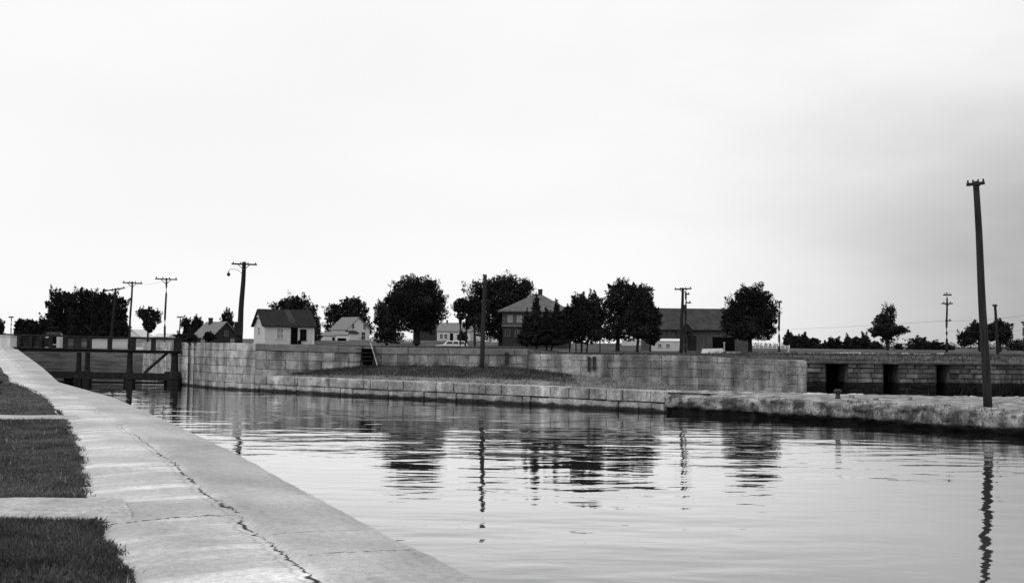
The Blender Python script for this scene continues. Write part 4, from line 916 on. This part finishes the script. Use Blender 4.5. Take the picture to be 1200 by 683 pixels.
# ---------------------------------------------------------------- trees
def tree(name, lab, d, tx, by, tw, clumps, n, leaf=1.3, m='leaf', cat='tree', grp=None, limbs=5, base=None, sub=26, subr=.34, depth=1.0, shell=.62, fill=.30):
    n = int(n * 2.3); leaf *= 1.0
    s = d / 1200; B = W(tx, by, d); zb = base if base is not None else gz(B.x, d)
    t = empty(name, (B.x, d, zb)); tag(t, lab, cat, grp)
    o = np.array([B.x, d, zb])
    C = []
    for (x, y, rx, ry) in clumps:
        rx *= 1.13; ry *= 1.10
        p = W(x, y, d); C.append((np.array([p.x, p.y, p.z]) - o, rx * s, ry * s))
    # trunk and limbs
    b = MB(); top = max(C, key=lambda c: c[0][2]); tgt = Vector(C[0][0]) * 1.0
    r0 = tw * s / 2
    if tw > 0:
        fork = Vector((tgt.x * .35, tgt.y * .3, max(.5, tgt.z * .55)))
        b.tube([(0, 0, -.2), (0, 0, .1 * fork.z), tuple(fork * .6), tuple(fork), tuple(Vector(C[0][0]))], [r0 * 1.35, r0 * 1.05, r0 * .9, r0 * .75, r0 * .3], 8)
        for k in range(limbs):
            c = C[k % len(C)]; a = random.uniform(0, 6.28)
            e = Vector(c[0]) + Vector((math.cos(a) * c[1] * .6, math.sin(a) * c[1] * .6, random.uniform(-.1, .6) * c[2]))
            st = fork * random.uniform(.6, 1.0); mid = st.lerp(e, .5) + Vector((random.uniform(-.1, .1), random.uniform(-.1, .1), .12)) * c[1]
            b.tube([st, mid, e], [r0 * .5, r0 * .3, r0 * .1], 6)
        b.build('trunk', M['bark'], t, smooth=True)
    vol = sum(c[1] * c[1] * c[2] for c in C)
    pts = []; tn = []; big = []
    for c, rx, rz_ in C:
        k = max(6, int(sub)); nn = int(n * rx * rx * rz_ / vol)
        u = rng.normal(size=(k, 3)); u /= np.linalg.norm(u, axis=1)[:, None]
        rr = rng.uniform(shell * .55, 1 - subr * .35, k)[:, None]
        cc = u * rr * np.array([rx, rx * depth, rz_])
        r_ = subr * rng.uniform(.45, 1.4, k)[:, None] * np.array([rx, rx * depth, rz_])
        wgt = rng.uniform(.5, 1.5, k) ; wgt /= wgt.sum()
        ix = rng.choice(k, nn, p=wgt)
        v = rng.normal(size=(nn, 3)); v /= np.linalg.norm(v, axis=1)[:, None]
        v *= (rng.uniform(0, 1, nn) ** .42)[:, None]
        core = (rng.uniform(0, 1, nn) < fill)[:, None]; cv = v / np.linalg.norm(v, axis=1)[:, None] * (rng.uniform(0, 1, nn) ** .33)[:, None] * np.array([rx, rx * depth, rz_]) * .84
        stray = (rng.uniform(0, 1, nn) < .06)[:, None]; v = np.where(stray, v * rng.uniform(1.0, 1.3, (nn, 1)) * np.array([.9, .9, 1.2]), v)
        spike = (rng.uniform(0, 1, nn) ** 1.3)[:, None]; dirn = u + np.array([0, 0, .35])
        tuft = cc[ix] + v * r_[ix] * (1.05 - .75 * spike) * .85 + dirn[ix] * r_[ix] * spike * 1.15
        pts.append(np.where(core, c + cv, c + np.where(stray, cc[ix] + v * r_[ix], tuft))); big.append(np.where(core[:, 0], 1.5, 1.0)); tt_ = rng.uniform(0, 1, k); tn.append(.55 * tt_[ix] + .45 * rng.uniform(0, 1, nn))
    BG = np.concatenate(big); P = np.concatenate(pts); T_ = np.concatenate(tn); n_ = len(P)
    keep = P[:, 2] > .15; P = P[keep]; T_ = T_[keep]; BG = BG[keep]; n_ = len(P)
    a = rng.normal(size=(n_, 3)); a /= np.linalg.norm(a, axis=1)[:, None]; q = rng.normal(size=(n_, 3)); q -= (q * a).sum(1)[:, None] * a; q /= np.linalg.norm(q, axis=1)[:, None]
    sz = leaf * 1.12 * s * (BG * rng.uniform(.6, 1.4, n_))[:, None]
    a = a * sz * .55; q = q * sz * .38
    V = np.stack([P - a, P + q, P + a, P - q], 1)
    quads('crown', V, M[m], t, tone=T_)
    return t
# behind the houses, left to right
GT = 'dense row of trees beyond the lock gate'
tops = [(66, 356, 9, 16), (76, 352, 10, 12), (90, 354, 10, 13), (104, 353, 10, 12), (118, 352, 10, 11), (130, 356, 10, 12), (141, 360, 9, 14)]
labs = ['leftmost tall tree of the dense row beyond the gate', 'second tree from the left in the dense row', 'third tree from the left in the dense row', 'middle tree of the dense row beyond the gate', 'third tree from the right in the dense row', 'second tree from the right in the dense row', 'rightmost tree of the dense row behind the leaning pole']
for i, (x, y, rx, ry) in enumerate(tops):
    tree('row_tree', labs[i], 205 + (i % 2) * 6, x, 398, 2.5, [(x, y, rx, ry), (x - 1, y + 15, rx + 1, 13), (x + 1, y + 27, rx + 2, 13), (x, 391, rx + 3, 9)], 4600, 1.5, grp=GT, limbs=3, base=2.75, sub=20)
GL = 'low trees left of the dense row'
for i, (x, y, rx, ry, lab) in enumerate(((26, 382, 7, 9, 'leftmost low bushy tree beyond the gate'), (37, 384, 8, 9, 'rounded low tree second from the left beyond the gate'), (51, 383, 8, 10, 'low tree touching the tall dense row on its left'))):
    tree('low_tree', lab, 215, x, 399, 2, [(x, y, rx, ry), (x, y + 9, rx + 1, 8)], 2000, 1.5, grp=GL, limbs=2, base=2.8)
tree('low_tree', 'low dark tree cut by the left edge of the view', 220, -4, 399, 2, [(-3, 381, 8, 9), (-4, 388, 9, 8)], 1500, 1.5, limbs=2, base=2.8)
tree('lone_tree', 'small lone tree with split crown between two slim poles', 150, 174, 400, 2.6, [(175, 371, 9, 10), (167, 368, 6, 7), (184, 371, 6, 7), (176, 382, 8, 7)], 2300, 1.3, limbs=4)
tree('small_tree', 'thin small tree with airy crown left of the brown cottage', 190, 219, 401, 1.6, [(218, 379, 5.5, 7), (221, 388, 6, 7)], 800, 1.4, limbs=3)
tree('small_tree', 'bushy small tree touching the brown cottage roof', 180, 231, 401, 2, [(232, 377, 5, 6), (230, 386, 9, 9), (240, 392, 6, 6)], 1500, 1.4, limbs=3)
tree('chimney_tree', 'narrow dark tree rising behind the brown cottage', 200, 268, 401, 2, [(267, 372, 6, 9), (264, 383, 7, 9), (272, 386, 6, 10)], 1500, 1.4, limbs=3)
tree('round_shrub', 'dark round shrub beside the foot of the thick pole', 90, 245, 402, 2, [(246, 395, 7, 5)], 900, 1.3, limbs=2, cat='shrub')
tree('round_shrub', 'dark spreading shrub at the top left corner of the lock wall', 84, 225, 402, 2, [(224, 396, 8, 6), (212, 396, 6, 6)], 1200, 1.3, limbs=2, cat='shrub')
tree('spreading_tree', 'broad crowned tree rising behind the small white house', 146, 345, 402, 4, [(343, 357, 15, 11), (329, 364, 12, 11), (358, 363, 13, 12), (346, 371, 17, 11), (366, 369, 7, 8)], 5200, 1.4, limbs=7, subr=.30, sub=30)
tree('slender_tree', 'grey slender tree at the right corner of the small white house', 175, 370, 402, 2, [(370, 380, 6, 10), (372, 392, 6, 9)], 900, 1.4, 'leaf_pale', limbs=3)
tree('farmhouse_tree', 'leaning broad tree directly behind the gabled farmhouse', 265, 405, 402, 4, [(404, 368, 16, 15), (413, 356, 13, 8), (392, 368, 12, 10), (421, 369, 12, 14), (388, 384, 8, 14), (430, 385, 9, 12)], 5200, 1.4, limbs=5)
tree('farmhouse_tree', 'dark tree between the gabled farmhouse and the biggest dark tree', 110, 454, 404, 3.2, [(456, 368, 13, 18), (449, 374, 11, 14), (455, 388, 15, 11), (447, 358, 7, 6), (462, 396, 11, 7), (446, 396, 9, 7)], 4500, 1.4, limbs=5)
tree('great_tree', 'huge dark broadleaf tree left of the white cottage', 94, 489, 406, 8.5, [(487, 356, 30, 26), (468, 357, 18, 22), (508, 356, 16, 22), (492, 336, 19, 13), (474, 340, 15, 12), (503, 342, 14, 13), (496, 378, 20, 13), (472, 377, 18, 14), (513, 368, 12, 13)], 19000, 1.3, limbs=9, subr=.28, sub=34)
tree('slim_tree', 'slim tree with small tufted head right of the white cottage', 114, 540, 402, 1.8, [(540, 358, 9, 9), (541, 370, 6, 6)], 1400, 1.3, limbs=2)
tree('slim_tree', 'slim forked tree right behind the tufted head tree', 116, 546, 402, 1.8, [(551, 362, 8, 9), (553, 374, 8, 8), (547, 382, 5, 5)], 1400, 1.3, limbs=3)
tree('dark_bush', 'dark bush under the slim tufted tree beside the cottage', 180, 543, 403, 2, [(543, 396, 6, 7)], 700, 1.3, limbs=2, cat='shrub')
tree('veteran_tree', 'massive dark tree behind the bare post and brick house', 134, 588, 403, 7, [(594, 352, 27, 26), (580, 344, 20, 19), (607, 338, 18, 14), (560, 348, 15, 20), (590, 332, 17, 11), (570, 340, 14, 13), (618, 334, 9, 7), (576, 368, 24, 22), (588, 386, 16, 14), (603, 366, 22, 20), (625, 340, 5, 4), (574, 388, 18, 12)], 20000, 1.3, limbs=9, subr=.28, sub=32)
tree('crooked_tree', 'crooked trunked small tree left of the bare post', 112, 557, 403, 3.0, [(556, 360, 9, 14), (562, 372, 8, 9), (553, 376, 5, 5)], 1900, 1.3, limbs=6)
GC = 'young evergreens in front of the brick house'
conif = ((617.8, 365, 8, 'leftmost and shortest young evergreen before the brick house'), (629, 345, 10, 'tallest young evergreen reaching above the brick house roof'), (641, 362, 8, 'young evergreen right of the tallest one'), (653, 353, 10, 'rightmost pointed young evergreen before the brick house'))
for x, ty, wd, lab in conif:
    bx_ = {653: 646}.get(x, x); cl_ = []
    for k in range(9):
        f = k / 8; y = ty + 3 + (404 - ty - 7) * f; r_ = 2.0 + (wd * 1.04) * (f ** .85); cl_.append((x, y, r_, 5.5))
    tree('young_evergreen', lab, 69, bx_, 413, 2.4, cl_[::-1], 4200, 1.5, grp=GC, limbs=0, base=gz(WX(bx_, 69), 69), sub=9, subr=.5, shell=.5)
tree('young_tree', 'ragged dark young tree right of the evergreens', 70, 682, 413, 2.2, [(682, 360, 13, 14), (678, 352, 9, 9), (691, 364, 12, 13), (682, 378, 18, 15), (675, 392, 15, 11), (692, 391, 13, 12), (664, 386, 10, 12)], 8500, 1.4, limbs=6)
tree('young_tree', 'narrow young tree at the right side of the ragged dark one', 72, 688, 413, 1.8, [(697, 356, 9, 12), (700, 372, 10, 12), (698, 390, 11, 12)], 3600, 1.4, limbs=3)
tree('young_tree', 'thin low young tree at the left foot of the ragged dark one', 71, 668, 413, 1.4, [(665, 370, 8, 11), (664, 384, 9, 11), (663, 395, 9, 8)], 3200, 1.4, limbs=2)
tree('young_tree', 'thin stemmed tree among the ragged dark one and its neighbours', 73, 675.5, 413, 1.4, [(674, 370, 8, 10), (673, 386, 9, 11)], 2600, 1.4, limbs=2)
tree('old_tree', 'tall dark old tree left of the long barn', 98, 724, 408, 4.6, [(730, 350, 20, 19), (720, 366, 16, 20), (745, 344, 15, 12), (728, 335, 10, 8), (757, 342, 10, 8), (720, 386, 17, 13), (738, 368, 17, 18), (716, 394, 11, 7), (736, 394, 12, 6)], 11000, 1.35, limbs=8, subr=.28, sub=30)
tree('front_tree', 'slightly paler round tree in front of the tall dark old tree', 88, 747, 408, 3.2, [(753, 364, 18, 18), (744, 378, 15, 15), (764, 372, 12, 17), (753, 350, 12, 11), (755, 388, 20, 10)], 8500, 1.4, m='leaf', limbs=6)
tree('dark_bush', 'low dark bush at the left end of the long barn', 98, 762, 407, 2, [(764, 396, 9, 8)], 1300, 1.4, limbs=2, cat='shrub')
tree('round_tree', 'round dense dark tree at the right end of the long barn', 88, 879, 411, 5, [(880, 368, 26, 27), (863, 372, 16, 20), (897, 368, 14, 20), (880, 347, 20, 12), (868, 385, 20, 13), (893, 388, 17, 13), (875, 393, 17, 7), (853, 380, 8, 12), (907, 362, 6, 12)], 17000, 1.4, limbs=8, subr=.3, sub=34)
tree('lone_field_tree', 'irregular lone tree with spreading arms on the open field', 175, 1040, 411, 4.4, [(1039, 386, 15, 11), (1041, 370, 9, 12), (1028, 388, 10, 7), (1054, 388, 10, 6), (1041, 397, 8, 7), (1048, 364, 4, 4), (1033, 376, 9, 8)], 3900, 1.35, limbs=7, subr=.3)
tree('umbrella_tree', 'broad low tree left of the leaning pole top', 160, 1148, 411, 4, [(1146, 387, 11, 9), (1137, 394, 8, 11), (1154, 390, 8, 8), (1129, 398, 7, 9)], 3000, 1.35, limbs=5)
tree('umbrella_tree', 'dense rounded tree behind the pole right of the leaning one', 165, 1172, 411, 4, [(1170, 387, 13, 12), (1178, 394, 9, 13), (1163, 392, 8, 9)], 3200, 1.35, limbs=5)
GH = 'far shrubs along the horizon of the field'
for (x, y, rx, ry, lab) in ((925, 398, 6, 10, 'tallest far shrub just right of the slim pole by the round tree'), (934, 401, 8, 8, 'far shrub second from the round dark tree'), (942, 400, 6, 9, 'far pointed shrub third from the round dark tree'),
    (953, 403, 8, 7, 'far shrub fourth from the round dark tree'), (968, 405, 5, 4, 'lowest far shrub in the gap of the horizon hedge'), (978, 403, 9, 7, 'far rounded shrub midway to the lone field tree'), (994, 402, 5, 8, 'narrow far shrub nearest the middle of the horizon hedge'),
    (1004, 403, 9, 8, 'wide far shrub left of the lone field tree'), (1014, 401, 6, 9, 'taller far shrub close to the left of the lone field tree'), (1026, 405, 7, 5, 'low far shrub at the foot of the lone field tree'), (1053, 407, 4, 4, 'tiny far shrub right of the lone field tree'),
    (1076, 403, 12, 8, 'large domed far shrub between the lone tree and the three armed pole'), (1094, 406, 9, 6, 'low far shrub beside the three armed pole'), (1110, 408, 8, 4, 'flat far shrub under the three armed pole'), (1194, 405, 10, 7, 'far shrub at the right edge of the field'), (1212, 404, 10, 8, 'far shrub beyond the right edge pole')):
    tree('far_shrub', lab, 225, x, 412, 1.6, [(x, y, rx, ry), (x + 1, y + 4, rx + 1, ry * .7)], 1100, 1.5, cat='shrub', grp=GH, limbs=1, base=2.45)
# far tree line closing the horizon
def far_band(x0, x1_, d, ytop, n, lab):
    x = rng.uniform(x0, x1_, n); h = np.array([ytop + 2.2 * noise.noise((a * .06, 0, ytop)) + 1.6 * noise.noise((a * .3, 1, ytop)) for a in x])
    y = h + rng.uniform(0, 1, n) ** .8 * 13
    s = d / 1200; P = np.stack([(x - 600) * s, d + rng.uniform(-8, 8, n), EYE + (398 + .0087 * x - y) * s], -1)
    a = rng.normal(size=(n, 3)); a /= np.linalg.norm(a, axis=1)[:, None]; q = np.cross(a, rng.normal(size=(n, 3))); q /= np.linalg.norm(q, axis=1)[:, None]
    V = np.stack([P - a * s * .8, P + q * s * .6, P + a * s * .8, P - q * s * .6], 1)
    tag(quads('far_woodland', V, M['leaf'], tone=rng.uniform(0, 1, n)), lab, 'woodland', kind='stuff')
far_band(560, 1260, 420, 402, 16000, 'low dark woodland along the right horizon')
far_band(-60, 600, 430, 397, 11000, 'low dark woodland along the left horizon')
# field tufts above the sluice
n = 14000; x = rng.uniform(15, 48, n); y = 69.3 + rng.uniform(0, 1, n) ** 1.5 * 22
P = np.stack([x, y, H(x, y)], -1); tag(blades('field_grass', P, .16, .06, M['weed']), 'rough tufted grass on the bank above the sluice', 'grass', kind='stuff')
n = 16000; x = rng.uniform(-22, 15, n); y = y0(x) + .3 + rng.uniform(0, 1, n) ** 1.3 * 14
P = np.stack([x, y, H(x, y)], -1); tag(blades('field_grass', P, .09, .06, M['weed']), 'short rough grass behind the top of the retaining wall', 'grass', kind='stuff')
